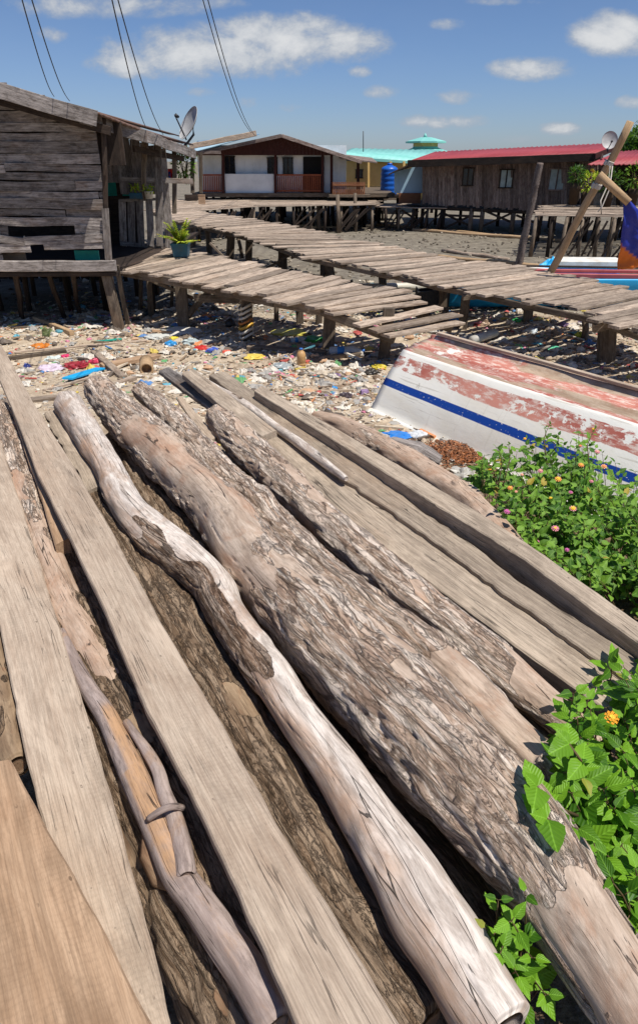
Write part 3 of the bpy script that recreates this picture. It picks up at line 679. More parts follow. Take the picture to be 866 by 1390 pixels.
def pavilion():
    Y = 60.0; P = lambda x, y, dy=0: gy(x, y, Y+dy); c = P(577, 200)
    root = thing('pavilion', (c.x, Y, 0), 'turquoise tiered pavilion roof with yellow lantern rising above the red roof', 'pavilion')
    def hip(z0, z1, r0, r1, nm, mat):
        mb = MB(); vs = []
        for (z, r) in ((z0-.12, r0), (z0, r0), (z1, r1)):
            for k in range(8): vs.append((c.x+r*math.cos(R(22.5+45*k)), Y+r*math.sin(R(22.5+45*k)), z))
        fs = [(i*8+k, i*8+(k+1) % 8, (i+1)*8+(k+1) % 8, (i+1)*8+k) for i in range(2) for k in range(8)]+[tuple(range(7, -1, -1)), tuple(range(16, 24))]
        mb.add(vs, fs, smooth_=False); mb.build(nm, M[mat], root)
    s = mpp(c)
    hip(P(577, 192).z, P(577, 186.5).z, 28*s, 8*s, 'upper_roof', 'turq')
    hip(P(577, 202).z, P(577, 199).z, 19*s, 17*s, 'lower_trim', 'turq')
    hip(P(577, 199).z, P(577, 193).z, 17*s, 17*s, 'lantern', 'yellow')
    hip(P(577, 212).z, P(577, 201).z, 50*s, 19*s, 'lower_roof', 'turq')
    mb = MB(); tube(mb, [P(577, 187), P(577, 181)], [.2, .05], 8); mb.build('finial', M['turq'], root)
    mb = MB(); tube(mb, [(c.x, Y, -.2), (c.x, Y, P(577, 212).z)], 15*s, 8); mb.build('wall', M['yellow'], root)
pavilion()
def lathe(mb, c, prof, n=24, color=(1, 1, 1), axis=None, tone=None):
    c = Vector(c); ax = Vector(axis).normalized() if axis is not None else Vector((0, 0, 1)); d, s, nn = frame(ax, Vector((0, 1, 0)) if abs(ax.z) > .9 else Vector((0, 0, 1)))
    vs = [c+d*h+(s*math.cos(2*math.pi*k/n)+nn*math.sin(2*math.pi*k/n))*r for (r, h) in prof for k in range(n)]
    fs = [(i*n+k, i*n+(k+1) % n, (i+1)*n+(k+1) % n, (i+1)*n+k) for i in range(len(prof)-1) for k in range(n)]+[tuple(range(n-1, -1, -1)), tuple((len(prof)-1)*n+k for k in range(n))]
    mb.add(vs, fs, None, tone, color); return mb
a = gy(527, 264, 39); s = mpp(a)
root = thing('water_tank', a, 'ribbed blue plastic water tank beside the yellow house', 'water tank')
H = gy(527, 224, 39).z-a.z; prof = []; rr = 11*s
for i in range(25):
    f = i/24; prof.append((rr*(1+.035*math.sin(f*38)) if f < .86 else rr*max(.25, 1-((f-.86)/.14)**2*.75), f*H))
mb = lathe(MB(), a, prof); mb.build('tank_body', M['tank'], root)
mb = lathe(MB(), a+Vector((0, 0, H)), [(rr*.3, 0), (rr*.3, .08), (rr*.1, .1)]); mb.build('lid', M['tank'], root)
mb = MB(); box(mb, (a.x-.8, 38.3, a.z-.15), (a.x+.8, 39.8, a.z)); mb.build('stand', M['dark'], root)
stilts(root, [(a.x-.6, 38.5), (a.x+.6, 38.5), (a.x-.6, 39.6), (a.x+.6, 39.6)], a.z-.15, .08, name='leg')
mb = MB(); tube(mb, [gy(493, 206, 46), gy(493, 178, 46)], .03, 6); tag(mb.build('antenna_mast', M['dmetal']), 'thin antenna mast above the turquoise roof', 'antenna')

# ---- long red-roofed house -----------------------------------------------------
def red_house():
    Yl, Yr = 33.0, 30.5
    def yy_(px): return Yl+(Yr-Yl)*(px-573)/(830-573)
    P = lambda x, y, dy=0: gy(x, y, yy_(x)+dy)
    root = thing('long_house', (P(690, 290).x, 33, 0), 'long brown plank house on stilts with faded red metal roof', 'house')
    def wall_y(px, top):   # px y of wall top / bottom
        return (218-(px-573)*.028) if top else (276+(px-573)*.055)
    mb = MB(); px = 573.0
    gaps = []
    while px < 815:
        d = random.uniform(3.2, 5.0); pm = px+d/2
        a = P(pm, wall_y(pm, False)+random.uniform(-1, 3)); b2 = P(pm, wall_y(pm, True)-2)
        board(mb, a, b2, d*mpp(a)*1.0, .03, up=UPY, wob=.012, tone=random.random()**1.2); px += d*.97
    mb.build('wall', M['clad'], root)
    # end wall (left, receding) and inner backing
    a = P(573, 276); b2 = P(573, 218)
    mb = MB(); box(mb, (a.x, Yl+.1, a.z+.05), (P(815, 280).x, Yl+.2, b2.z)); mb.build('inner_wall', M['dark'], root)
    for i in range(14): pass
    for (c0, c1, mt, fm, n) in [((627, 229), (643, 251), 'glass', 'dark', 2), ((677, 231), (697, 254), 'louver', 'dark', 2), ((743, 230), (768, 257), 'louver', 'clad', 2)]:
        window(root, c0, c1, yy_((c0[0]+c1[0])/2)-.10, mt, fm, n)
    # roof
    el = P(553, 219, -1.0); er = P(806, 209, -1.0); rl = P(590, 206, 3.5); rr_ = P(845, 193.5, 3.5)
    bl = rl+Vector((0, 4, -.7)); br = rr_+Vector((0, 4, -.7))
    for q in ([el, er, rr_, rl], [rl, rr_, br, bl]):
        mb = MB(); sheet(mb, q, 110, 1, .04, lambda u_, v_: .03*math.sin(u_*260)); mb.build('roof', M['redroof'], root)
    mb = MB(); board(mb, el+Vector((0, -.06, -.10)), er+Vector((0, -.06, -.12)), .05, .30, wob=.01); mb.build('fascia_board', M['dark'], root)
    mb = MB(); board(mb, er+Vector((0, -.05, -.10)), rr_+Vector((0, 0, -.10)), .05, .22); mb.build('barge_board', M['maroon'], root)
    # left annex: blue-grey wall and red brick panel
    P2 = lambda x, y, dy=0: gy(x, y, 34+dy)
    mb = MB(); px = 535
    while px < 573: a = P2(px+2, 262); b2 = P2(px+2, 233-(px-535)*.25); board(mb, a, b2, 4*mpp(a), .03, up=UPY); px += 4
    mb.build('annex_wall', M['bluem'], root)
    a = P2(541, 276, -.1); b2 = P2(571, 262, -.1); mb = MB(); box(mb, (a.x, 33.85, a.z), (b2.x, 33.98, b2.z)); mb.build('annex_panel', M['brick'], root)
    mb = MB(); sheet(mb, [P2(527, 236, -.8), P2(556, 222, -.8), P2(575, 219, 3), P2(545, 230, 3)], 10, 1, .05); mb.build('annex_roof', M['dark'], root)
    # floor + stilts
    a = P(573, 280); b2 = P(815, 291); 
    mb = MB(); board(mb, a+Vector((0, .05, -.06)), b2+Vector((0, .05, -.06)), .12, .14); board(mb, a+Vector((0, 2.6, .0)), b2+Vector((0, 2.6, 0)), 4.6, .05); mb.build('floor_beam', M['dark'], root)
    for px in (574, 603, 640, 655, 697, 735, 775, 812):
        a = P(px, 279+(px-573)*.055, .05); g0 = Vector((a.x, a.y, -.1)); big = px in (640, 697, 655) 
        mb = MB(); tube(mb, [g0, a], .11 if big else .08, 8, rough=.2); mb.build('stilt', M['post' if big else 'dark'], root)
        mb = MB(); tube(mb, [g0+Vector((.2, 3.4, 0)), a+Vector((.2, 3.4, 0))], .08, 7); mb.build('stilt', M['dark'], root)
    for (x0, y0, x1, y1) in [(603, 290, 640, 308), (640, 292, 603, 310), (655, 285, 697, 303), (697, 288, 655, 307), (600, 292, 655, 294), (700, 292, 735, 306), (545, 285, 575, 305)]:
        mb = MB(); board(mb, P(x0, y0), P(x1, y1), .05, .10); mb.build('brace', M['dark'], root)
red_house()
def red_annex():
    Y = 28.5; P = lambda x, y, dy=0: gy(x, y, Y+dy)
    root = thing('porch_annex', (P(850, 290).x, 30, 0), 'dark porch under a small red metal roof at the right edge', 'porch')
    mb = MB(); sheet(mb, [P(797, 223, -.5), P(960, 222, -.5), P(950, 196, 4), P(838, 206, 4)], 60, 1, .04, lambda u_, v_: .03*math.sin(u_*150)); mb.build('roof', M['redroof'], root)
    mb = MB(); box(mb, (P(800, 280).x, Y+2.4, P(800, 285).z), (P(960, 280).x, Y+2.5, P(800, 216).z)); mb.build('rear_wall', M['dark'], root)
    mb = MB(); px = 800
    while px < 950: a = P(px+2.5, 285); board(mb, a, P(px+2.5, 262), 4.8*mpp(a), .03, up=UPY); px += 5
    mb.build('low_wall', M['shack'], root)
    for px in (838, 900): mb = MB(); board(mb, P(px, 285), P(px, 222), .14, .14, up=UPY); mb.build('porch_post', M['dark'], root)
    a = P(800, 287); mb = MB(); box(mb, (a.x, Y-.1, a.z-.15), (P(960, 287).x, Y+2.5, a.z)); mb.build('floor', M['dark'], root)
    stilts(root, [(a.x+i*1.3, Y) for i in range(4)], a.z-.1, .09)
red_annex()
dish(gy(826, 191, 29.5), .34, (-.1, -1, .25), 'small pale satellite dish above the red roof by the bamboo pole', (.1, 0, -.3))

# ---- platforms on stilts ---------------------------------------------------------
def platform(name, label, poly, zt, seed, posts, bdir=(1, 0), bw=.15):
    random.seed(seed); c = sum((Vector(p) for p in poly), Vector())/len(poly)
    root = thing(name, (c.x, c.y, 0), label, 'platform')
    p00, p10, p11, p01 = [Vector(p) for p in poly]
    mb = MB(); L = (p01-p00).length; n = int(L/bw)
    for i in range(n):
        f = (i+.5)/n; a = p00.lerp(p01, f); b2 = p10.lerp(p11, f); d = (b2-a).normalized()
        a = a-d*random.uniform(-.2, .35); b2 = b2+d*random.uniform(-.2, .35)
        board(mb, a+Vector((0, 0, random.uniform(0, .04))), b2+Vector((0, 0, random.uniform(0, .04))), bw*random.uniform(.6, 1), .03, wob=.03)
    mb.build('deck', M['deck'], root)
    for f in (.15, .85):
        mb = MB(); board(mb, p00.lerp(p10, f)+Vector((0, 0, -.07)), p01.lerp(p11, f)+Vector((0, 0, -.07)), .1, .1); mb.build('stringer', M['dark'], root)
    for (fu, fv) in posts:
        q = p00.lerp(p10, fu).lerp(p01.lerp(p11, fu), fv); mb = MB()
        dx = random.uniform(-.12, .12)
        tube(mb, [(q.x+dx, q.y, ground_h(q.x, q.y)-.15), (q.x, q.y, q.z-.02)], [.07, .06], 7, rough=.25); mb.build('post', M['post' if random.random() < .45 else 'dark'], root)
    for i in range(len(posts)//2):
        f = random.random(); q = p00.lerp(p10, f); q2 = p00.lerp(p10, min(1, f+random.uniform(.1, .25)))
        mb = MB(); board(mb, (q.x, q.y+.05, .1), (q2.x, q2.y+.05, q2.z-.1), .05, .07); mb.build('brace', M['dark'], root)
    return root
gp = lambda n: [(i/(n-1), v) for i in range(n) for v in (0.02, .5, .95)]
platform('landing_platform', 'low grey timber landing on stilts in front of the white house', [gz(330, 281, 1.2), gz(505, 279, 1.15), gz(520, 269, 1.15), gz(335, 267, 1.2)], 1.2, 3, gp(9), bw=.3)
platform('landing_platform', 'narrow timber landing on thin props right of the picket fence', [gz(505, 282, 1.0), gz(600, 284, 1.0), gz(600, 278, 1.0), gz(505, 276, 1.0)], 1.0, 5, gp(6), bw=.3)
platform('drying_platform', 'ragged driftwood platform on crossed props below the plank house', [gz(728, 293, 1.35), gz(880, 297, 1.35), gz(870, 276, 1.35), gz(735, 280, 1.35)], 1.35, 9, gp(8), bw=.22)
platform('landing_platform', 'small landing at the head of the walkway beside the shack porch', [gz(226, 290, 1.2), gz(345, 281, 1.2), gz(335, 268, 1.2), gz(232, 272, 1.2)], 1.2, 12, gp(4), bw=.3)
random.seed(21)
for i, (px, y0, y1) in enumerate([(460, 318, 264), (433, 316, 278), (482, 314, 262)]):
    a = gz(px, y0, -.05); b2 = gy(px-2+i, y1, a.y); mb = MB(); tube(mb, [a, b2], [.10, .085], 8, rough=.2)
    tag(mb.build('mooring_post', M['post']), ['tall pale mooring post standing in the mud left of the picket fence end', 'short mooring post against the front of the grey timber landing', 'thin leaning post standing furthest right before the picket fence'][i], 'post', 'mooring posts in the mud')

# ================================================================= WALKWAYS
def walkway(name, label, near, far, dz=None, posts=(), sw=.17, seed=1, overlap=0, sp_seg=None):
    """near/far: lists of world points (edge polylines); planks laid across"""
    random.seed(seed); c = sum(near, Vector())/len(near)
    root = thing(name, (c.x, c.y, 0), label, 'walkway')
    mids = [(a+b_)/2 for a, b_ in zip(near, far)]; D = [0]
    for i in range(1, len(mids)): D.append(D[-1]+(mids[i]-mids[i-1]).length)
    n = int(D[-1]/sw); A = []; B = []
    for k in range(n):
        s_ = D[-1]*k/(n-1); i = 0
        while i < len(D)-2 and D[i+1] < s_: i += 1
        f = (s_-D[i])/(D[i+1]-D[i]); A.append(near[i].lerp(near[i+1], f)); B.append(far[i].lerp(far[i+1], f))
    mb = MB()
    for i in range(n):
        a, b2 = A[i], B[i]; d = (b2-a).normalized()
        a = a-d*random.uniform(-.14, .30); b2 = b2+d*random.uniform(-.14, .30)
        yaw = random.uniform(-.22, .22); a = a+(A[min(i+1, n-1)]-A[max(i-1, 0)])*yaw
        j = random.uniform(0, .025)
        board(mb, a+Vector((0, 0, j)), b2+Vector((0, 0, random.uniform(0, .025))), sw*(random.uniform(.76, .98) if sw < .245 else random.uniform(.9, 1.12)), random.uniform(.03, .05), wob=.03, seg=4)
    mb.build('deck', M['deck'], root)
    for f in (.03, .88):
        for i in range(0, n-1, max(4, n//9)):
            k = min(n-1, i+max(4, n//9)); mb = MB()
            board(mb, A[i].lerp(B[i], f)+Vector((0, 0, -.075)), A[k].lerp(B[k], f)+Vector((0, 0, -.08)), .08, .10 if sw < .245 else .15, wob=.015); mb.build('stringer', M['post'], root)
    return root, A, B
def wpost(root, px, ybase, ytop, wpx, mat='post', dx=0, flat=1.0, z0=None):
    """post whose foot is on the ground at px,ybase and top at ytop"""
    b0 = gz(px, ybase, 0)
    for _ in range(4): b0 = gz(px, ybase, ground_h(b0.x, b0.y))
    tp = gy(px+dx, ytop, b0.y); w_ = wpx*mpp(b0); mb = MB()
    if flat < 1: board(mb, b0-Vector((0, 0, .15)), tp, w_, w_*flat, up=UPY, wob=.03)
    else: tube(mb, [b0-Vector((0, 0, .15)), b0.lerp(tp, .5)+Vector((.01, 0, 0)), tp], [w_*.5, w_*.48, w_*.46], 10, rough=.25)
    return mb.build('post', M[mat], root)
# upper walkway
z1 = [(200, 285, 1.2), (236, 299, 1.2), (300, 312, 1.18), (350, 325, 1.12), (417, 350, 1.04), (505, 366, .97), (560, 377, .95), (621, 393, .93), (689, 404, .92), (784, 421, .92), (827, 436, .92), (900, 462, .86)]
z2 = [(240, 284, 1.2), (300, 293, 1.2), (385, 306, 1.18), (470, 326, 1.12), (560, 341, 1.04), (613, 353, .97), (680, 361, .95), (772, 374, .93), (800, 384, .92), (880, 402, .92), (920, 416, .92), (1000, 444, .86)]
rootU, A, B = walkway('plank_walkway', 'long raised plank walkway crossing the mud from the shack to the right edge', [gz(*p) for p in z1], [gz(*p) for p in z2], sw=.24, seed=4)
for (px, yb, yt, w_, dx, fl) in [(824, 491, 441, 22, 0, .6), (794, 460, 432, 10, 0, 1), (628, 447, 403, 11, 4, .7), (716, 436, 400, 12, 3, .7), (602, 424, 390, 10, 0, .6), (520, 396, 372, 10, -2, .7), (452, 388, 352, 13, -8, .6), (438, 388, 356, 8, 0, 1), (384, 372, 330, 12, 0, .7), (378, 360, 332, 6, 6, 1),
                              (338, 362, 318, 9, 0, .7), (312, 357, 318, 10, 2, .7), (285, 345, 305, 8, -4, 1), (262, 335, 300, 8, 0, 1), (330, 350, 318, 5, -8, 1)]:
    wpost(rootU, px, yb, yt, w_, dx=dx, flat=fl)
for (x0, y0, x1, y1, z, Yv) in [(805, 446, 835, 439, .13, None), (628, 404, 668, 400, .1, None), (395, 350, 440, 335, .06, None), (360, 366, 400, 342, .06, None), (285, 330, 318, 362, .06, None)]:
    Yv = gz(x0, y0, .8).y if y0 > 400 else gz(x0, 380, .1).y
    mb = MB(); board(mb, gy(x0, y0, Yv), gy(x1, y1, Yv), .08, z, wob=.02); mb.build('cross_beam', M['post'], rootU)
# lower walkway with the stepped ramp
z1 = [(150, 361, 1.12), (168, 366, 1.1), (240, 378, 1.08), (330, 397, 1.02), (380, 407, .98), (430, 415, .94), (458, 422, .88), (486, 433, .78), (507, 444, .68), (533, 455, .58)]
z2 = [(215, 336, 1.12), (268, 344, 1.1), (327, 358, 1.08), (410, 375, 1.02), (480, 386, .98), (540, 396, .94), (569, 406, .88), (591, 417, .78), (598, 428, .68), (625, 438, .58)]
rootL, A, B = walkway('plank_walkway', 'lower plank walkway stepping down towards the overturned white boat', [gz(*p) for p in z1], [gz(*p) for p in z2], sw=.25, seed=8)
for (px, yb, yt, w_, dx, fl) in [(249, 447, 370, 15, -5, .5), (335, 462, 392, 13, 0, .7), (375, 435, 398, 7, 0, 1), (407, 440, 404, 10, -2, .8), (432, 440, 410, 9, 3, .8), (446, 474, 415, 17, 2, .5), (519, 487, 418, 15, 9, .5), (604, 438, 418, 10, 0, 1), (205, 430, 366, 8, -3, 1), (232, 420, 372, 5, 3, 1), (190, 420, 366, 6, 2, 1), (568, 420, 400, 8, 0, 1)]:
    wpost(rootL, px, yb, yt, w_, dx=dx, flat=fl)
Yv = gz(300, 450, 0).y
mb = MB(); board(mb, gy(264, 404, Yv), gy(368, 408, Yv-.2), .07, .15, wob=.02); mb.build('cross_beam', M['post'], rootL)
mb = MB(); board(mb, gz(252, 434, .05), gy(287, 392, Yv+.1), .07, .11, wob=.02); mb.build('brace', M['post'], rootL)
mb = MB(); board(mb, gy(200, 378, Yv+.4), gy(262, 405, Yv+.4), .05, .07, wob=.02); mb.build('brace', M['post'], rootL)
mb = MB(); sheet(mb, [gy(307, 401, Yv-.12), gy(312, 408, Yv-.12), gy(318, 401, Yv-.12), gy(317, 401, Yv-.12)], 1, 1, .006, color=(.55, .03, .03)); tag(mb.build('rag', M['tarp']), 'small red pennant shaped rag hanging on the walkway cross beam', 'rag')
mb = MB(); pts = []
for i in range(14):
    f = i/13; p = gy(274+54*f, 380+17*f+7*math.sin(math.pi*f), Yv-.2); pts.append(p)
tube(mb, pts, .010, 5, color=(.02, .35, .25)); tag(mb.build('rope', M['plastic']), 'thin green rope sagging below the lower walkway', 'rope')

# ================================================================= BOATS
def white_boat():
    zb = .56
    A = gz(503, 558, zb); Bf = gz(866, 732, zb); d = (Bf-A); d.z = 0; d.normalize(); s = Vector((-d.y, d.x, 0))
    if s.y < 0: s = -s
    root = thing('overturned_boat', A+d*2.4+s*.9, 'overturned white boat with blue stripe and flaking red bottom paint', 'boat')
    Lb = 5.6; NS = 60
    # half girth profile from gunwale edge (v=0) over the side, chine, bottom to keel, other side
    def section(f):
        # f 0 transom .. 1 bow
        nar = 1 if f < .45 else max(.04, 1-((f-.45)/.55)**2.2)
        gw = .80*nar+.02; cw = .43*nar+.01; hh = .71+.10*f*f; rk = .10*(1-min(1, f*8))
        half = [(gw+.045, .0, 0), (gw+.045, .05, .03), (gw+.01, .055, .05), (gw, .06, .06)]
        for k in range(1, 9):
            q = k/9; half.append((gw+(cw-gw)*q+.035*math.sin(q*math.pi), .06+(hh-.12)*q, .06+.52*q))
        half += [(cw+.004, hh-.055, .585), (cw-.02, hh-.035, .60), (cw*.66, hh-.008, .80), (cw*.64, hh+.012, .815), (cw*.58, hh+.012, .84), (cw*.56, hh, .85), (cw*.3, hh+.028, .96), (cw*.08, hh+.04, 1.04), (cw*.06, hh+.075, 1.06), (0, hh+.078, 1.07)]
        pts = [(-y, z, v) for (y, z, v) in half]+[(y, z, 2.14-v) for (y, z, v) in half[-2::-1]]
        return pts, rk
    mb = MB(); vs = []; gs = []
    for i in range(NS+1):
        f = i/NS; sec, rk = section(f)
        for (y, z, v) in sec:
            x = f*Lb-.02+.03*(z/.75)*(1-f*3 if f < .33 else 0)+(.25*(1-z/.8) if f > .9 else 0)*0
            lump = .006*noise.noise(Vector((x*2.1, y*3, z*3)))
            vs.append(A+d*x+s*(y+.845)+Vector((0, 0, z-.03+.02*f+lump))); gs.append((x, v, 0))
    K = len(section(0)[0])
    fs = [(i*K+j, (i+1)*K+j, (i+1)*K+j+1, i*K+j+1) for i in range(NS) for j in range(K-1)]
    mb.add(vs, fs, gs, 0); o = mb.build('hull', M['hull'], root)
    mod = o.modifiers.new('thick', 'SOLIDIFY'); mod.thickness = .02; mod.offset = -1
    mb = MB(); sec = vs[:K]; mb.add(sec, [tuple(range(K))], gs[:K], 0, smooth_=False); mb.build('transom', M['whitep'], root)
    # rubbing keel strip
    mb = MB(); board(mb, A+d*.1+s*.845+Vector((0, 0, .785)), A+d*3.6+s*.845+Vector((0, 0, .83)), .05, .03, wob=.01); mb.build('keel', M['plank'], root)
white_boat()
def blue_boat():
    root = thing('blue_boat', (6.2, 14.6, .1), 'bright blue wooden boat with faded red wale moored behind the walkway', 'boat')
    Y0 = 14.0
    # hull: loft from bow at left (px 620) to right beyond the frame
    x0 = gy(622, 405, 13.6).x; NS = 40; vs = []; gs = []
    for i in range(NS+1):
        f = i/NS; x = x0+f*8.0; b_ = min(1, (f*3.2)**.6)*1.0+.02
        yc = 14.6-.2*f
        sh = .14*(1-min(1, f*2.5))**2
        zt = .50+sh; pr = [(-.98, 1.0), (-1.0, .93), (-.93, .55), (-.75, .2), (-.4, .03), (0, 0), (.4, .03), (.75, .2), (.93, .55), (1.0, .93), (.98, 1.0)]
        for (a, b2) in pr:
            k = .75*b_*(.6+.4*b2); yy2 = a*k; zz2 = b2*(zt-.02); hc, hs_ = math.cos(R(24)), math.sin(R(24)); vs.append((x-(.35*b2*(1-f*4) if f < .25 else 0), yc+.55+yy2*hc+zz2*hs_, 0.03+zz2*hc-yy2*hs_*.85*b_)); gs.append((x, a, b2))
    K = 11; fs = [(i*K+j, (i+1)*K+j, (i+1)*K+j+1, i*K+j+1) for i in range(NS) for j in range(K-1)]
    mb = MB(); mb.add(vs, fs, gs, 0); o = mb.build('hull', M['cyan'], root); md = o.modifiers.new('t', 'SOLIDIFY'); md.thickness = .03; md.offset = 0
        # red wales lying along the far side (raised gunwale) and white cap
    a = gy(683, 373, 15.2); b2 = gy(900, 376, 14.9)
    mb = MB(); board(mb, a, b2, .10, .10, wob=.01); mb.build('wale', M['pink'], root)
    mb = MB(); board(mb, a+Vector((0, .14, .085)), b2+Vector((0, .14, .09)), .10, .07, wob=.01); mb.build('wale', M['pink'], root)
    mb = MB(); board(mb, a+Vector((.05, .30, .16)), b2+Vector((0, .30, .15)), .10, .035); mb.build('dark_batten', M['dark'], root)
    a = gy(681, 364, 15.6); b2 = gy(745, 368, 15.5)
    mb = MB(); board(mb, a, b2, .35, .10, ch=.02); mb.build('bow_cap', M['whitep'], root)
    a = gy(753, 361, 16.0); b2 = gy(841, 363, 15.9); c = gy(753, 351, 16.0)
    mb = MB(); board(mb, a.lerp(c, .5), gy(841, 357, 15.9), .7, (c.z-a.z), ch=.02); mb.build('cabin_roof', M['whitep'], root)
    mb = MB(); box(mb, (a.x+.1, 15.85, .6), (b2.x, 16.3, a.z)); mb.build('cabin', M['cyan'], root)
blue_boat()
# crumpled blue tarp on the boat bow, draped tarp at right
def cloth(name, q, mat, label, cat, n=14, amp=.05, fr=3.0, color=(1, 1, 1), cfn=None, th=.006):
    mb = MB(); sd = random.uniform(0, 99)
    sheet(mb, q, n, n, th, lambda u_, v_: amp*(noise.noise(Vector((u_*fr, v_*fr, sd)))+.5*noise.noise(Vector((u_*fr*2.3, v_*fr*2.3, sd)))), color=color)
    if cfn:
        mb.c = [cfn(i % (n+1)/n, (i//(n+1)) % (n+1)/n) for i in range(len(mb.v))]
    return tag(mb.build(name, mat), label, cat)
cloth('tarpaulin', [gy(712, 374, 15.7), gy(752, 372, 15.5), gy(757, 349, 15.9), gy(742, 354, 16.0)], M['cyan'], 'crumpled bright blue tarpaulin at the bow of the blue boat', 'tarpaulin', amp=.14)
# poles
a = gz(741, 379, .80); tp = gy(856, 165, 13.3)
pole = thing('bamboo_pole', a, 'leaning pale bamboo pole rising from the blue boat above the roofs', 'pole')
mb = MB(); tube(mb, [a.lerp(tp, i/10)+Vector((.02*math.sin(i), 0, 0)) for i in range(11)], [.078-.001*i for i in range(11)], 14, rough=.06, tone=.5); mb.build('shaft', M['bamboo'], pole)
f0 = a.lerp(tp, .62)
mb = MB(); 
for k in range(5):
    c0 = a.lerp(tp, .615+.006*k); d, s_, n_ = frame(tp-a); tube(mb, [c0+(s_*math.cos(x)+n_*math.sin(x))*.085+d*.02*x/6 for x in [2*math.pi*i/14 for i in range(15)]], .012, 5)
for k in range(4):
    c0 = a.lerp(tp, .755+.006*k); tube(mb, [c0+(s_*math.cos(x)+n_*math.sin(x))*.08+d*.02*x/6 for x in [2*math.pi*i/14 for i in range(15)]], .012, 5)
q0 = a.lerp(tp, .75)-Vector((0, .12, 0))
tube(mb, [q0, q0+Vector((.02, -.03, -.3)), q0+Vector((-.06, -.02, -.6)), q0+Vector((.0, -.03, -.85))], .013, 5)
tube(mb, [q0+Vector((.05, 0, 0)), q0+Vector((.06, -.03, -.4)), q0+Vector((-.02, -.04, -.7)), q0+Vector((-.08, -.03, -.8))], .012, 5)
tag(mb.build('rope', M['rope']), 'white rope lashed round the bamboo pole with loose ends', 'rope')
c0 = gy(812, 237, 13.15); c1 = gy(853, 275, 12.9)
mb = MB(); tube(mb, [c0, c0.lerp(c1, .5), c1], [.075, .072, .07], 14, rough=.05, tone=.45); tag(mb.build('bamboo_pole', M['bamboo']), 'short thick bamboo cross pole lashed to the leaning pole', 'pole')
cols = lambda u_, v_: lin((206, 104, 22)) if v_ < .35-.5*u_ else (lin((196, 176, 50)) if u_ > .75 and v_ > .75-.5*u_ else lin((24, 40, 140)))
cloth('tarpaulin', [gy(838, 366, 13.1), gy(915, 362, 13.0), gy(905, 330, 12.9), gy(848, 264, 12.9)], M['tarp'], 'blue and orange tarpaulin draped from the bamboo cross pole at the right edge', 'tarpaulin', amp=.10, fr=4, cfn=cols, n=26)
a = gz(703, 361, 0); tp = gy(733, 221, a.y-.3)
mb = MB(); N = 70; tube(mb, [a.lerp(tp, i/N)-Vector((0, 0, .1 if i == 0 else 0)) for i in range(N+1)], [.115*(1+.16*(i % 2))*(1-.25*i/N) for i in range(N+1)], 10, rough=.25)
tag(mb.build('palm_pole', M['clad']), 'ringed palm trunk pole leaning in the mud before the long house', 'pole')
mb = MB()
for (x0, y0, x1, y1) in [(515, 306, 760, 326), (530, 312, 700, 327), (560, 318, 745, 331)]: pass
for i, (x0, y0, x1, y1, lb) in enumerate([(512, 305, 700, 322, 'long bamboo pole lying in the mud nearest the long house'), (560, 312, 770, 327, 'long bamboo pole lying in the mud crossing the ringed palm pole'), (575, 347, 735, 361, 'pale bamboo pole on the mud along the far side of the walkway'), (600, 340, 690, 352, 'short weathered plank lying on the mud behind the walkway')]):
    a = gz(x0, y0, .06); b2 = gz(x1, y1, .06); mb = MB(); tube(mb, [a.lerp(b2, k/6)+Vector((0, 0, .02*math.sin(k*2))) for k in range(7)], .07, 8, rough=.1)
    tag(mb.build('bamboo_pole', M['bamboo' if i != 3 else 'deck']), lb, 'pole')

# ================================================================= CABLES
cabs = [((-2, -120), (74, 131), 12.6, 'left cable of the pair reaching the shack roof high edge'), ((8, -120), (95, 137), 12.7, 'right cable of the pair reaching the shack roof high edge'),
        ((128, -110), (199, 174), 14.2, 'left cable of the pair coming down beside the satellite dish'), ((128, -120), (222, 183), 16.5, 'right cable of the pair coming down beside the satellite dish'),
        ((248, -100), (341, 180), 34, 'left cable of the pair coming down on the gabled house'), ((256, -100), (346, 184), 34.5, 'right cable of the pair coming down on the gabled house')]
for (s0, e0, Ye, lb) in cabs:
    p0 = gy(s0[0], s0[1], Ye*.45); p1 = gy(e0[0], e0[1], Ye); mb = MB(); pts = []
    for k in range(21):
        f = k/20; p = p0.lerp(p1, f); p.z -= math.sin(math.pi*f)*.035*(p1-p0).length; pts.append(p)
    tube(mb, pts, .0065*(Ye/14)**.7, 6); tag(mb.build('power_cable', M['cable']), 'black '+lb, 'cable', 'power cables')

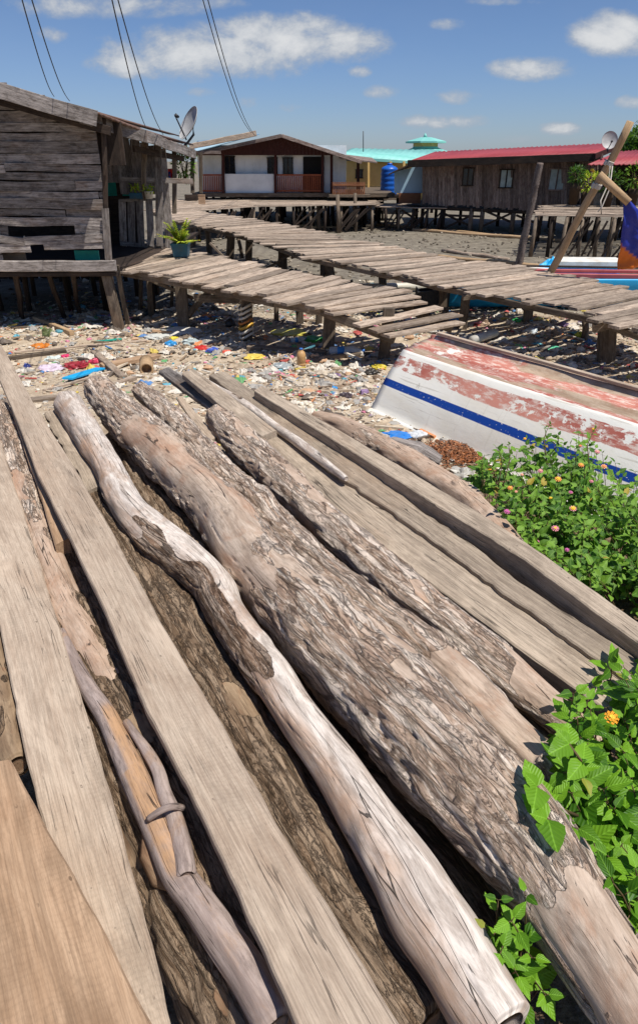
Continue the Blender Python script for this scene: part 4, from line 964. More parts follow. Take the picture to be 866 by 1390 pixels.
# ================================================================= LOG PILE
def catmull(pts, n):
    out = []; m_ = len(pts)
    for k in range(n):
        t_ = k/(n-1)*(m_-1); i = min(int(t_), m_-2); f = t_-i
        p = [pts[max(0, i-1)], pts[i], pts[i+1], pts[min(m_-1, i+2)]]
        out.append(tuple(.5*((2*b_)+(-a_+c_)*f+(2*a_-5*b_+4*c_-d_)*f*f+(-a_+3*b_-3*c_+d_)*f**3) for a_, b_, c_, d_ in zip(*p)))
    return out
def rock(x, e=.5): return max(0, 1-abs(x)/e)
def log(name, label, st, z0, z1, mat, bark, M_=88, N=340, lumps=.10, rough=.05, knots=(), warm=None, cat='log', bez=None, parent=None, flat=1.0, twist=0.0):
    """st: (px,py,width px) along the centreline in the photo; z0->z1 height of the axis."""
    random.seed(len(label)*7+int(st[0][0]))
    m_ = len(st); W = []
    for i, (x, y, wd) in enumerate(st):
        z = z0+(z1-z0)*i/(m_-1)
        if bez: z += bez(i/(m_-1))
        p = gz(x, y, z); W.append((p.x, p.y, p.z, wd*.5*mpp(p)*1.03))
    C = catmull(W, N); off = Vector((random.uniform(-9, 9), random.uniform(-9, 9), random.uniform(-9, 9)))
    vs = []; gs = []; tn = []; cs = []; a = 0
    for i, c in enumerate(C):
        p = Vector(c[:3]); pn = Vector(C[min(i+1, N-1)][:3]); pp = Vector(C[max(i-1, 0)][:3]); d, s, n = frame(pn-pp); s = -s
        if i: a += (p-Vector(C[i-1][:3])).length
        r0 = c[3]; L = i/(N-1)
        ef = min(1, min(i+.0, N-1-i)/3.0); er = (.72+.28*math.sqrt(ef)) if ef < 1 else 1
        for j in range(M_):
            th = 2*math.pi*j/M_; cx_, sy_ = math.cos(th), math.sin(th)   # cx: right side, sy: up
            q = Vector((cx_*r0, sy_*r0, a))+off
            r = 1+lumps*noise.noise(Vector((cx_*.9, sy_*.9, a*2.2))+off)+lumps*.5*noise.noise(Vector((cx_*2, sy_*2, a*5))+off)
            bk = bark(L, th, a, q); bk = bk+1.1*noise.noise(Vector((q.x*16, q.y*16, q.z*6)))*(1-abs(2*bk-1))+.45*noise.noise(Vector((q.x*40, q.y*40, q.z*14)))*(1-abs(2*bk-1)); bk = smooth(.40, .60, bk)
            qq = Vector((q.x*22+1.2*math.sin(a*3+twist), q.y*22, q.z*4.5)); w1 = noise.noise(qq*.5)
            rg = 1-abs(noise.noise(qq+Vector((w1, w1, w1*2)))*2); fl = noise.noise(Vector((q.x*34, q.y*34, q.z*14)))
            plate = noise.noise(Vector((q.x*10, q.y*10, q.z*5))+Vector((3, 3, 3)))
            step = (1 if plate > .08 else 0 if plate < -.02 else (plate+.02)/.1)
            fur = abs(noise.noise(Vector((q.x*15, q.y*15, q.z*2.0))+Vector((w1*.5, 0, 5)))); disp = bk*(.035-max(0, .07-fur)*.9)+bk*((rg-.5)*.7+fl*.5+step*.55)*rough*1.35+(1-bk)*noise.noise(Vector((q.x*12, q.y*12, q.z*2.2)))*.018
            # long drying cracks on bare wood
            ckk = abs(noise.noise(Vector((q.x*7, q.y*7, q.z*.55))+Vector((9, 0, 0))))
            if ckk < .013: disp -= (.013-ckk)/.013*.055*(1-bk)
            for (kl, kt, kr, kh) in knots:
                dl = (L-kl)*(2.4 if True else 1)*3.2/max(r0*10, .5); dt = math.atan2(math.sin(th-kt), math.cos(th-kt))
                dd = math.sqrt(dl*dl*4+dt*dt)/kr
                if dd < 1: disp += kh*(1-dd*dd)**2*(1-.75*math.exp(-(dd/.28)**2))
            rr_ = r0*(r+disp)*er
            vs.append(p+(s*cx_+n*sy_*flat)*rr_); gs.append((q.x, q.y, q.z)); tn.append(bk); cs.append((warm(L, th) if warm else 0, 0, 0))
    fs = [(i*M_+j, i*M_+(j+1) % M_, (i+1)*M_+(j+1) % M_, (i+1)*M_+j) for i in range(N-1) for j in range(M_)]
    # end caps with centre
    for (i, rev) in ((0, True), (N-1, False)):
        c = Vector(C[i][:3]); o = len(vs); ring2 = []
        for j in range(M_):
            v = vs[i*M_+j]; vs.append(c+(v-c)*.55); g = gs[i*M_+j]; gs.append((g[0]*.55, g[1]*.55, g[2])); tn.append(.0); cs.append((.25, 0, 0))
        vs.append(c); gs.append((off.x, off.y, off.z+a*L)); tn.append(0); cs.append((.25, 0, 0))
        for j in range(M_):
            f1 = (i*M_+j, i*M_+(j+1) % M_, o+(j+1) % M_, o+j); f2 = (o+j, o+(j+1) % M_, o+M_)
            fs += [f1[::-1] if not rev else f1, f2[::-1] if not rev else f2]
    mb = MB(); mb.add(vs, [f_[::-1] for f_ in fs], gs, tn, cs); o = mb.build(name, M[mat], parent)
    if not parent: tag(o, label, cat, 'timber laid out in the pile')
    return o
pi = math.pi
NZ = lambda q, f=3.0: noise.noise(Vector((q.x*f*2, q.y*f*2, q.z*f)))
def cl(x): return max(0.0, min(1.0, x))
# central big log: bark, with bare silver-grey scar on the upper left
def bark_I(L, th, a, q):
    b = .86+.7*NZ(q, 2.4)
    side = math.cos(th-2.0)            # 1 at upper left
    scar = smooth(.08, .18, L)*smooth(.46, .30, L)*smooth(.35, .95, side+.25*NZ(q, 3))
    scar2 = smooth(.80, .88, L)*smooth(.25, .65, math.cos(th-1.9))*.9
    return cl(b-scar*1.25-scar2*1.2)
log('bark_log', 'thickest log in the middle of the pile, shaggy bark with a bare grey scar',
    [(135,527,36),(166,565,48),(205,600,58),(250,645,62),(298,695,68),(343,757,84),(388,806,98),(440,855,112),(494,912,122),(570,990,130),(640,1066,138),(697,1130,134),(742,1190,124),(790,1265,112),(845,1350,108),(885,1420,104)],
    1.44, 1.56, 'log_bark', bark_I, M_=128, N=620, lumps=.12, rough=.055, knots=[(.50, 2.6, .5, .16), (.03, 2.2, .6, .12), (.7, 1.2, .22, .08)], warm=lambda L, th: .45*max(0, math.sin(L*23+th*2))*(1 if .12 < L < .3 else .4))
# pale twisting log
def bark_H(L, th, a, q):
    left = math.cos(th-2.9)
    m1 = smooth(.20, .30, L)*smooth(.58, .46, L)*smooth(.1, .85, left+.35*NZ(q, 3))*1.2
    return cl(m1-.1+.25*NZ(q, 3)*(m1 > .2))
log('driftwood_log', 'smooth silver white crooked log left of the thick bark log',
    [(93,549,40),(121,592,38),(146,634,38),(170,682,42),(200,717,50),(249,757,54),(287,792,52),(305,828,50),(340,880,52),(372,922,55),(408,979,56),(455,1041,61),(496,1103,73),(550,1187,92),(580,1240,100),(612,1290,101),(645,1350,100),(680,1405,98)],
    1.50, 1.52, 'log_pale', bark_H, M_=112, N=520, lumps=.13, rough=.06, knots=[(.06, 1.7, .7, .2), (.23, 1.4, .22, .12), (.48, .9, .5, .16), (.40, 1.9, .3, .10), (.75, 2.4, .8, .16), (.16, 2.9, .4, .12), (.60, 2.2, .4, .08)],
    warm=lambda L, th: cl(smooth(.35, 1, math.cos(th-2.85))*.95*(1 if L > .4 else .5)+(.35 if .08 < L < .15 and math.cos(th-2.6) > .5 else 0)))
log('bark_log', 'gnarled bark log with a twisted knot, directly right of the thickest log',
    [(188,528,20),(222,556,28),(270,608,36),(312,655,42),(352,694,50),(402,742,48),(455,790,52),(512,838,58),(572,888,60),(630,945,62),(690,1003,64),(735,1045,60),(768,1078,52)],
    1.40, 1.44, 'log_bark', lambda L, th, a, q: cl(.95+.6*NZ(q, 2.4)-1.5*smooth(.68, .72, L)*smooth(.93, .88, L)*smooth(-.3, .2, math.cos(th-2.4))), M_=96, N=460, lumps=.2, rough=.085,
    knots=[(.33, 1.6, .8, .55), (.93, 1.9, .45, .22), (.58, 1.2, .3, .12)], warm=lambda L, th: .9 if .6 < L < .68 and math.cos(th-2.2) > .5 else .1)
log('bark_log', 'cracked pale bark log whose far cut end lies beside the short squared beam',
    [(296,566,36),(326,598,44),(370,640,46),(420,688,46),(470,733,50),(530,785,52),(590,835,52),(650,885,54),(712,937,52),(768,980,44),(812,1015,36)],
    1.38, 1.38, 'log_bark', lambda L, th, a, q: cl(.62+.8*NZ(q, 2.4)+.3*smooth(.3, .5, L)-1.2*smooth(.75, .82, L)*smooth(.1, .6, math.cos(th-1.4))), M_=96, N=460, lumps=.14, rough=.07,
    knots=[(.60, 1.9, .5, -.4), (.12, 1.2, .3, .1), (.45, 2.4, .6, .2)], warm=lambda L, th: .15)
# left group
log('driftwood_log', 'tan barkless log wedged between the two long pale planks on the left',
    [(-8,560,40),(12,600,44),(36,680,46),(62,755,48),(90,820,50),(125,885,48),(160,945,42),(200,1005,34),(240,1055,22)],
    1.38, 1.42, 'log_bark', lambda L, th, a, q: cl(.1+.6*NZ(q, 2.4)+.7*smooth(.5, .2, L)), N=300, lumps=.14, rough=.06, knots=[(.72, 1.2, .5, .18), (.5, 1.2, .3, .1)], warm=lambda L, th: .3)
log('bark_log', 'rough brown bark log lying low between the long plank and the white log',
    [(120,640,36),(150,700,50),(190,768,66),(230,840,76),(300,955,84),(372,1080,92),(440,1185,98),(505,1290,100),(580,1400,100)],
    1.35, 1.37, 'log_dark', lambda L, th, a, q: cl(.95+.5*NZ(q)), N=420, lumps=.14, rough=.075, warm=lambda L, th: .5 if .7 < L < .9 else 0)
log('bark_log', 'mossy brown log in shade under the left side of the white log',
    [(230,800,40),(290,895,58),(350,990,68),(420,1095,80),(500,1215,90),(575,1320,96),(640,1410,96)],
    1.31, 1.31, 'log_dark', lambda L, th, a, q: cl(.9+.6*NZ(q)), N=320, lumps=.16, rough=.07, knots=[(.5, 2.2, .5, .15)])
log('bark_log', 'brown bark log underneath the peeled branch at the bottom left',
    [(40,700,60),(80,800,85),(120,900,110),(170,1000,130),(225,1110,150),(285,1230,160),(350,1360,165),(380,1420,165)],
    1.29, 1.29, 'log_dark', lambda L, th, a, q: cl(.8+.6*NZ(q)), N=340, lumps=.12, rough=.06)
log('bark_log', 'dark log at the bottom of the pile between the white and the thickest logs',
    [(160,600,40),(215,690,60),(300,830,80),(400,975,90),(500,1100,100),(600,1220,110),(700,1360,110)],
    1.22, 1.26, 'log_dark', lambda L, th, a, q: cl(.9+.5*NZ(q)), N=280, lumps=.14, rough=.07)
log('bark_log', 'low dark log in the gap right of the thickest log',
    [(330,640,36),(450,760,60),(560,870,70),(680,990,80),(800,1120,90),(880,1210,90)],
    1.2, 1.22, 'log_dark', lambda L, th, a, q: cl(.9+.5*NZ(q)), N=240, lumps=.14, rough=.07)
log('bark_log', 'dark split log at the left edge beside the wide pale board',
    [(-60,760,60),(-30,850,60),(0,940,60),(14,1000,52),(24,1040,40)],
    1.38, 1.40, 'log_dark', lambda L, th, a, q: cl(.5+.8*NZ(q)), N=160, lumps=.1, rough=.06)
log('weathered_log', 'long split grey log with a broken branch stub, furthest right of the timber',
    [(428,566,22),(470,580,30),(520,607,34),(570,636,38),(615,664,40),(655,700,40),(700,750,38),(750,805,34)],
    1.04, 1.22, 'log_bark', lambda L, th, a, q: cl(.15+.9*NZ(q, 2.4)), M_=72, N=300, lumps=.18, rough=.08, knots=[(.60, 1.8, .35, .45), (.25, 1.5, .4, .12)], warm=lambda L, th: .25, flat=.8)
# peeled branch with side shoot
br = thing('peeled_branch', gz(200, 1100, 1.45), 'forked peeled branch with orange bare wood lying at the bottom left', 'branch', 'timber laid out in the pile')
log('limb', 'a', [(84,855,9),(99,893,17),(122,938,22),(146,975,27),(172,1032,32),(196,1085,36),(216,1130,38),(240,1185,42),(266,1222,44),(300,1272,48),(335,1322,52),(375,1395,54)],
    1.46, 1.50, 'log_red', lambda L, th, a, q: 0.0, M_=56, N=260, lumps=.12, rough=.02, knots=[(.27, 1.2, .5, .12), (.70, 1.3, .5, .14)], parent=br,
    warm=lambda L, th: 1.0*smooth(.24, .27, L)*smooth(.68, .63, L)*smooth(.2, .45, math.cos(th-(1.0 if L > .4 else .6))))
log('side_shoot', 'b', [(171,979,10),(183,996,11),(200,1020,15),(215,1046,17),(224,1078,19),(238,1112,22),(248,1150,24),(254,1190,26)],
    1.49, 1.52, 'log_red', lambda L, th, a, q: 0.0, M_=40, N=140, lumps=.1, rough=.02, parent=br)
mb = MB(); pts = []
for k in range(16):
    f = k/15; p = gz(202+46*f, 1112-14*math.sin(f*2.2)-4*f, 1.525+.035*math.sin(f*pi)); pts.append(p)
tube(mb, pts, .009, 8, rough=.2, tone=0, color=(0, 0, 0)); mb.build('bark_strip', M['log_red'], br)
mb = MB(); tube(mb, [gz(200, 1115, 1.47), gz(205, 1160, 1.44), gz(222, 1190, 1.43), gz(246, 1210, 1.44)], [.012, .03, .034, .01], 8, tone=.0, color=(.3, 0, 0)); mb.build('bark_strip', M['log_dark'], br)
from mathutils.bvhtree import BVHTree
TREES = {}
def flake(parent, x, y, z, L, wd, ang, mat='log_bark', red=0.0, curl=.006, seed=0):
    """a curled strip of bark lying on the log's own surface"""
    if parent.name not in TREES: TREES[parent.name] = BVHTree.FromPolygons([v.co for v in parent.data.vertices], [p.vertices for p in parent.data.polygons])
    T = TREES[parent.name]; random.seed(seed)
    def down(p):
        h = T.ray_cast(Vector((p.x, p.y, 3.0)), Vector((0, 0, -1))); return (h[0], h[1]) if h[0] else (None, None)
    h = T.ray_cast(Vector((0, 0, CZ)), pxdir(x, y).normalized())
    if h[0] is None: return
    p = h[0]; a = gz(x+math.cos(ang)*30, y+math.sin(ang)*30, p.z); d = (a-p); d.z = 0; d.normalize(); s0 = Vector((d.y, -d.x, 0)); off = rv(5)
    n, k = 16, 5; vs = []; gs = []; cs = []; top = []
    for i in range(n+1):
        f = i/n; ww = wd*(math.sin(pi*(.06+.88*f))**.5)*(1+.45*noise.noise(Vector((f*5, 0, 0))+off)); row = []
        for j in range(k):
            c = j/(k-1)-.5; q = p+d*(L*f)+s0*(c*ww+.010*noise.noise(Vector((f*4, 3, 0))+off)); hh, nn = down(q)
            if hh is None: return
            row.append(hh+nn*(.004+curl*(abs(c)*1.2+f**3*1.2)+.003*noise.noise(Vector((f*9, c*4, 7))+off)))
        top.append(row)
    for side in (0, 1):
        for i in range(n+1):
            for j in range(k):
                vs.append(top[i][j]-Vector((0, 0, .008*side))); gs.append((j*.01+off.x, side*.004+off.y, L*i/n+off.z)); cs.append((red, 0, 0))
    M0 = (n+1)*k; fs = []
    for i in range(n):
        for j in range(k-1):
            a_ = i*k+j; fs.append((a_, a_+1, a_+k+1, a_+k)); fs.append((a_+M0+k, a_+M0+k+1, a_+M0+1, a_+M0))
        for j in (0, k-1): a_ = i*k+j; fs.append((a_, a_+k, a_+k+M0, a_+M0))
    mb = MB(); mb.add(vs, fs, gs, [0.0 if red else 1.0]*len(vs), cs); mb.build('bark_flake', M[mat], parent)
LG = {o['label'][:12]: o for o in bpy.data.objects if o.get('category') == 'log'}
Lc, Lg, Lp, Ld = LG['thickest log'], LG['gnarled bark'], LG['cracked pale'], LG['rough brown ']
for i, (pr, x, y, z, L, wd, ang, rd) in enumerate([(Lc, 205, 632, 1.47, .22, .05, .95, .3), (Lc, 236, 690, 1.50, .20, .035, 1.0, .4), (Lc, 352, 735, 1.62, .16, .03, .75, 0), (Lc, 420, 800, 1.66, .2, .035, .75, 0), (Lc, 520, 880, 1.69, .18, .03, .8, .5),
        (Lc, 600, 960, 1.72, .2, .035, .8, 0), (Lc, 560, 1010, 1.71, .16, .03, .85, 0), (Lc, 660, 1110, 1.70, .22, .035, .9, .4), (Lc, 690, 1180, 1.68, .28, .04, .85, .5), (Lc, 470, 905, 1.66, .15, .03, .9, 0), (Lc, 620, 1060, 1.715, .14, .025, .85, 0), (Lc, 740, 1190, 1.68, .25, .03, .85, .3),
        (Lg, 528, 852, 1.49, .24, .045, .75, 1.0), (Lg, 545, 862, 1.475, .20, .03, .8, .9), (Lg, 430, 768, 1.475, .16, .03, .75, 0), (Lg, 300, 640, 1.45, .14, .025, .85, 0), (Lg, 655, 965, 1.50, .2, .025, .8, .2),
        (Lp, 470, 720, 1.465, .2, .03, .72, .2), (Lp, 560, 800, 1.465, .22, .035, .7, 0), (Lp, 700, 915, 1.46, .24, .03, .7, .8), (Lp, 640, 870, 1.46, .16, .03, .7, 0), (Ld, 415, 1120, 1.475, .3, .035, .95, .9), (Ld, 440, 1180, 1.47, .3, .04, .9, .9), (Ld, 340, 1010, 1.47, .3, .02, 1.0, .7)]):
    flake(pr, x, y, z, L, wd, ang, red=rd, seed=i)
# round stick between beams
log('round_stick', 'thin knobbly stick lying in the groove between the short beam and the long boards', [(262,508,8),(300,530,9),(338,552,11),(372,578,12),(405,600,14),(440,628,12),(470,650,8)],
    1.36, 1.42, 'log_pale', lambda L, th, a, q: cl(.1+.6*NZ(q)), M_=32, N=140, lumps=.2, rough=.04, cat='stick')

# planks and beams given by their top-face edges
def plank(name, label, Le, Re, z0, z1, th, mat, N=60, wob=.004, cat='plank', seed=0, cup=0.0, wane=0.0):
    wob = wob*1.3
    random.seed(seed+int(abs(Le[0][0])*3)); off = Vector((random.uniform(-40, 40), random.uniform(-40, 40), random.uniform(-40, 40)))
    def rs(pl, k):
        ll = [0]
        for i in range(1, len(pl)): ll.append(ll[-1]+math.dist(pl[i-1][:2], pl[i][:2]))
        s_ = ll[-1]*k; i = 0
        while i < len(pl)-2 and ll[i+1] < s_: i += 1
        f = (s_-ll[i])/(ll[i+1]-ll[i]); return tuple(pl[i][q]*(1-f)+pl[i+1][q]*f for q in (0, 1))
    K = 14; vs = []; gs = []; a = 0; prev = None
    for i in range(N+1):
        f = i/N; z = z0+(z1-z0)*f; l = gz(*rs(Le, f), z); r = gz(*rs(Re, f), z); c = (l+r)/2
        if prev: a += (c-prev).length
        prev = c; s = (r-l); wd = s.length; s.normalize(); n = Vector((0, 0, 1))
        jl = wob*noise.noise(Vector((a*3, off.x, 0)))+wob*.8*noise.noise(Vector((a*14, off.x, 3))); jr = wob*noise.noise(Vector((a*3, off.y, 7)))+wob*.8*noise.noise(Vector((a*13, off.y, 3)))
        ec = .006
        prof = [(-wd/2-jl, -th), (-wd/2-jl, -th*.5), (-wd/2-jl, -ec), (-wd/2-jl+ec, 0)]
        for q in range(1, 8): prof.append((-wd/2+wd*q/8, .0018*noise.noise(Vector((q*1.7, a*1.5, off.z)))-cup*math.sin(pi*q/8)))
        prof += [(wd/2+jr-ec, 0), (wd/2+jr-wane*.2, -ec), (wd/2+jr, -th)]
        for (x, y) in prof:
            ed = (random.uniform(-.006, .006) if i in (0, N) else 0)
            vs.append(c+s*x+n*(y+.003*noise.noise(Vector((a*2.2, x*4, off.y))))); gs.append((x+off.x, y+off.y, a+off.z))
    KK = len(prof); fs = [(i*KK+j, i*KK+(j+1) % KK, (i+1)*KK+(j+1) % KK, (i+1)*KK+j) for i in range(N) for j in range(KK)]
    fs += [tuple(range(KK-1, -1, -1)), tuple(N*KK+j for j in range(KK))]
    mb = MB(); mb.add(vs, [f_[::-1] for f_ in fs], gs, .5 if not seed else random.random(), smooth_=False); o = mb.build(name, M[mat]); tag(o, label, cat, 'timber laid out in the pile'); return o
plank('long_plank', 'long pale sawn plank laid over the pile from far left to bottom centre',
      [(-24,462),(17,554),(52,644),(100,738),(144,832),(201,969),(252,1062),(302,1166),(362,1298),(410,1410)], [(4,470),(46,546),(104,638),(149,714),(215,838),(300,978),(323,1024),(406,1166),(485,1295),(555,1410)], 1.58, 1.62, .035, 'plank', N=90)
plank('wide_board', 'wide pale board at the left edge running under the fresh tan timber',
      [(-150,560),(-60,720),(0,850),(36,1030),(75,1180),(110,1290),(150,1420)], [(-20,540),(0,594),(66,800),(108,937),(155,1088),(182,1192),(212,1300),(240,1420)], 1.50, 1.49, .05, 'plank', N=70, seed=3)
plank('thick_timber', 'thick fresh tan timber with a square cut end at the bottom left corner',
      [(-90,1052),(-110,1190),(-130,1420)], [(15,1031),(85,1160),(160,1300),(222,1420)], 1.66, 1.66, .14, 'fresh', N=40, cat='timber')
plank('under_board', 'thick board on edge just beneath the left side of the long pale plank',
      [(16,556),(34,610),(54,670),(76,740)], [(28,556),(50,610),(72,670),(94,730)], 1.53, 1.50, .14, 'fresh', N=20, seed=5)
plank('bark_slab', 'short thin bark slab between the long plank and the far end of the white log',
      [(62,560),(88,612),(118,668)], [(82,556),(112,600),(146,658)], 1.46, 1.46, .03, 'beam', N=30, wob=.02, seed=9, cup=-.008)
plank('flat_board', 'widest flat grey board right of the bark logs',
      [(340,585),(450,690),(540,760),(640,832),(728,897),(830,970)], [(392,583),(480,655),(540,703),(645,782),(720,835),(800,890),(868,940)], 1.36, 1.38, .10, 'beam', N=70, seed=11)
plank('long_beam', 'long wane edged grey beam between the flat board and the tall beam',
      [(284,509),(380,582),(452,640),(540,700),(600,742),(700,818),(800,886),(870,935)], [(306,504),(400,572),(480,628),(540,668),(640,740),(740,812),(845,882),(910,925)], 1.39, 1.40, .10, 'beam', N=70, wob=.016, seed=13)
plank('tall_beam', 'tall square beam with dark side face along the right of the pile',
      [(345,530),(477,612),(600,690),(713,760),(852,862),(900,897)], [(356,523),(490,601),(612,672),(726,744),(868,845),(920,885)], 1.46, 1.46, .21, 'beam', N=60, wob=.006, seed=17)
plank('short_beam', 'short squared beam with a cut end lying on top by the bark log end',
      [(247,507),(300,550),(355,592)], [(263,500),(318,540),(376,584)], 1.50, 1.50, .045, 'beam', N=30, seed=19)
plank('grey_plank', 'thin dark grey plank whose tip sticks out furthest at the back of the pile',
      [(216,503),(250,530),(296,562)], [(230,498),(266,522),(316,552)], 1.40, 1.40, .03, 'shack', N=30, seed=23, wob=.01)
plank('thin_batten', 'narrow punched batten leaning beside the bark log end',
      [(240,540),(262,572),(284,600)], [(248,538),(272,566),(296,592)], 1.34, 1.36, .02, 'plank', N=20, seed=29)
plank('far_plank', 'low grey plank between the tall beam and the split grey log',
      [(310,527),(450,600),(560,668),(700,770),(800,850)], [(322,523),(470,592),(590,662),(725,762),(830,845)], 1.12, 1.2, .05, 'shack', N=40, seed=31)
plank('broken_board', 'broken brown board on the ground by the boat corner', [(520,598),(560,612),(596,628)], [(535,592),(575,600),(600,618)], .96, .98, .03, 'shack', N=16, seed=37, wob=.02)

# ================================================================= PLANTS
def leaf(mb, base, d, n, L, W, tone=None, fold=.18, droop=.25, serr=.06, ny=6):
    """ovate leaf from base along d with face normal n; gc = (x/W, y, 0) for the vein pattern"""
    d = d.normalized(); s = d.cross(n)
    if s.length < 1e-3: s = d.cross(Vector((1, 0, 0)))
    s.normalize(); n = s.cross(d).normalized(); vs = []; gs = []
    for i in range(ny+1):
        f = i/ny; wv = math.sin(pi*min(1, f**.72))**.85*(1-.35*f) if 0 < f < 1 else 0
        y = f*L; dz = -droop*L*f*f*random.uniform(.7, 1.3)
        for x in (-1, -.5, 0, .5, 1):
            se = 1+(serr if i % 2 else -serr)*(abs(x) == 1)
            xx = x*W*.5*wv*se
            vs.append(base+d*(y+.0)+s*xx+n*(dz+fold*abs(xx)+.03*L*math.sin(f*9+x*2)*wv)); gs.append((x*.5*wv, f*1.0, 0))
    fs = [(i*5+j, i*5+j+1, (i+1)*5+j+1, (i+1)*5+j) for i in range(ny) for j in range(4)]
    mb.add(vs, fs, gs, tone)
def sprout(lf, st, root, tip, nl, L, sr=.004, spread=.55, tone0=0.0, up=.75):
    """stem from root to tip with opposite pairs of leaves, larger below and a rosette at the tip"""
    root = Vector(root); tip = Vector(tip); mid = root.lerp(tip, .5)+Vector((random.uniform(-.03, .03), random.uniform(-.03, .03), .03))
    pts = [root, root.lerp(mid, .5), mid, mid.lerp(tip, .5)+Vector((0, 0, .01)), tip]
    tube(st, pts, [sr, sr*.9, sr*.8, sr*.6, sr*.4], 5)
    ax = (tip-mid).normalized(); d0, s0, n0 = frame(ax)
    for k in range(nl):
        f = .25+.75*(k+1)/nl; i = min(3, int(f*4)); p = pts[i].lerp(pts[i+1], f*4-i) if f < 1 else tip
        a0 = k*1.57+random.uniform(-.4, .4); size = L*(1.05-.5*max(0, f-.6)/.4)*random.uniform(.75, 1.15)
        for q in (0, pi):
            a = a0+q; out = (s0*math.cos(a)+n0*math.sin(a)); dd = (out*(1.0 if f < .97 else .7)+ax*.45+Vector((0, 0, .1))+rv(.12)).normalized()
            pet = p+dd*size*.22; tube(st, [p, pet], [sr*.45, sr*.35], 4)
            nn = (Vector((0, 0, 1))*up+Vector((.15, -.25, 0))+rv(.28)).normalized()
            leaf(lf, pet, (dd-Vector((0, 0, .25))), nn, size, size*random.uniform(.62, .75), tone=min(.9, random.random()*.9+tone0*.2) if random.random() < .985 else 1.0)
def inpoly(x, y, P):
    c = False; j = len(P)-1
    for i in range(len(P)):
        if (P[i][1] > y) != (P[j][1] > y) and x < (P[j][0]-P[i][0])*(y-P[i][1])/(P[j][1]-P[i][1])+P[i][0]: c = not c
        j = i
    return c
def flower(root, p, r, inner, outer):
    mb = MB(); up = Vector((-.1, -.35, .93)).normalized(); d, s, n = frame(up, Vector((0, 1, 0)))
    for ring, (cnt, rr_, hh_, cc) in enumerate([(9, .82, 0, outer), (7, .5, .22, outer if random.random() < .4 else inner), (4, .18, .34, inner)]):
        for k in range(cnt):
            a = 2*pi*k/cnt+ring; c = p+(s*math.cos(a)+n*math.sin(a))*r*rr_+d*r*hh_
            pv = []; q = r*.30
            for m_ in range(8):
                b_ = 2*pi*m_/8; kk = q*(1 if m_ % 2 == 0 else .55); pv.append(c+(s*math.cos(b_)+n*math.sin(b_))*kk+d*(.004+random.uniform(0, .003)))
            pv.append(c-d*r*.15); mb.add(pv, [tuple(range(8))]+[(8, (m_+1) % 8, m_) for m_ in range(8)], color=cc, smooth_=False)
    tube(mb, [p-d*r*1.4, p], [r*.1, r*.25], 5, color=lin((90, 130, 50))); return mb.build('flower', M['petal'], root)
random.seed(101)
# lantana by the boat
poly = [(648,628),(668,606),(700,612),(716,590),(742,574),(756,600),(790,586),(812,606),(838,632),(880,636),(900,700),(900,836),(856,824),(826,808),(800,792),(760,765),(716,748),(690,722),(664,690),(672,664)]
root = thing('lantana_bush', gz(790, 780, .85), 'dense green flowering bush with pink and yellow blossoms beside the white boat', 'bush')
lf = MB(); st = MB(); cnt = 0
while cnt < 330:
    x = random.uniform(645, 900); y = random.uniform(574, 860)
    if not inpoly(x, y, poly): continue
    f = (y-574)/286; z = random.uniform(1.0, 1.22)+.16*(1-abs(f-.4)*2)
    if y < 640: z = random.uniform(1.18, 1.42)
    if y > 790: z = random.uniform(.98, 1.12)
    tip = gz(x, y, z); rt = Vector((tip.x+random.uniform(-.02, .30), tip.y+random.uniform(-.05, .22), ground_h(tip.x, tip.y)+random.uniform(-.05, .10)))
    sprout(lf, st, rt, tip, random.choice((3, 4, 5)), random.uniform(.060, .088), sr=.003)
    cnt += 1
lf.build('foliage', M['leafl'], root); st.build('stem', M['stem'], root)
PK = lin((216, 140, 152)); PK2 = lin((196, 104, 158)); YL = lin((236, 190, 60)); OR = lin((232, 150, 90)); PE = lin((236, 180, 150))
for (x, y, z, r, i_, o_) in [(757,651,1.36,.030,YL,OR),(788,632,1.42,.026,YL,OR),(819,634,1.42,.026,OR,PE),(777,691,1.32,.030,YL,PK),(753,718,1.28,.030,YL,PK),(688,695,1.26,.028,PK2,PK2),(774,669,1.36,.018,PK2,PK),(769,747,1.22,.018,PK2,PK2),
                             (692,663,1.32,.024,YL,OR),(733,640,1.38,.024,PE,PK),(664,637,1.34,.018,YL,YL),(810,614,1.44,.024,PE,PK),(712,596,1.42,.016,YL,OR),(805,583,1.46,.016,YL,YL),(787,606,1.44,.016,OR,PK),(802,654,1.34,.018,PK,PK),(729,736,1.22,.016,PK2,PK),(708,645,1.34,.016,PE,PE),(747,677,1.3,.016,YL,YL),(700,668,1.32,.014,PE,PE)]:
    flower(root, gz(x, y, z+.03), r*.66, i_, o_)
for (x, y, x2, y2) in [(742, 610, 745, 577), (745, 600, 757, 592), (800, 620, 806, 584), (682, 640, 690, 604), (676, 640, 676, 612)]:
    l2 = MB(); s2 = MB(); sprout(l2, s2, gz(x, y+20, 1.3), gz(x2, y2, 1.50), 4, .06, sr=.004)
    l2.build('leaf_spray', M['leafl'], root); s2.build('stem', M['stem'], root)
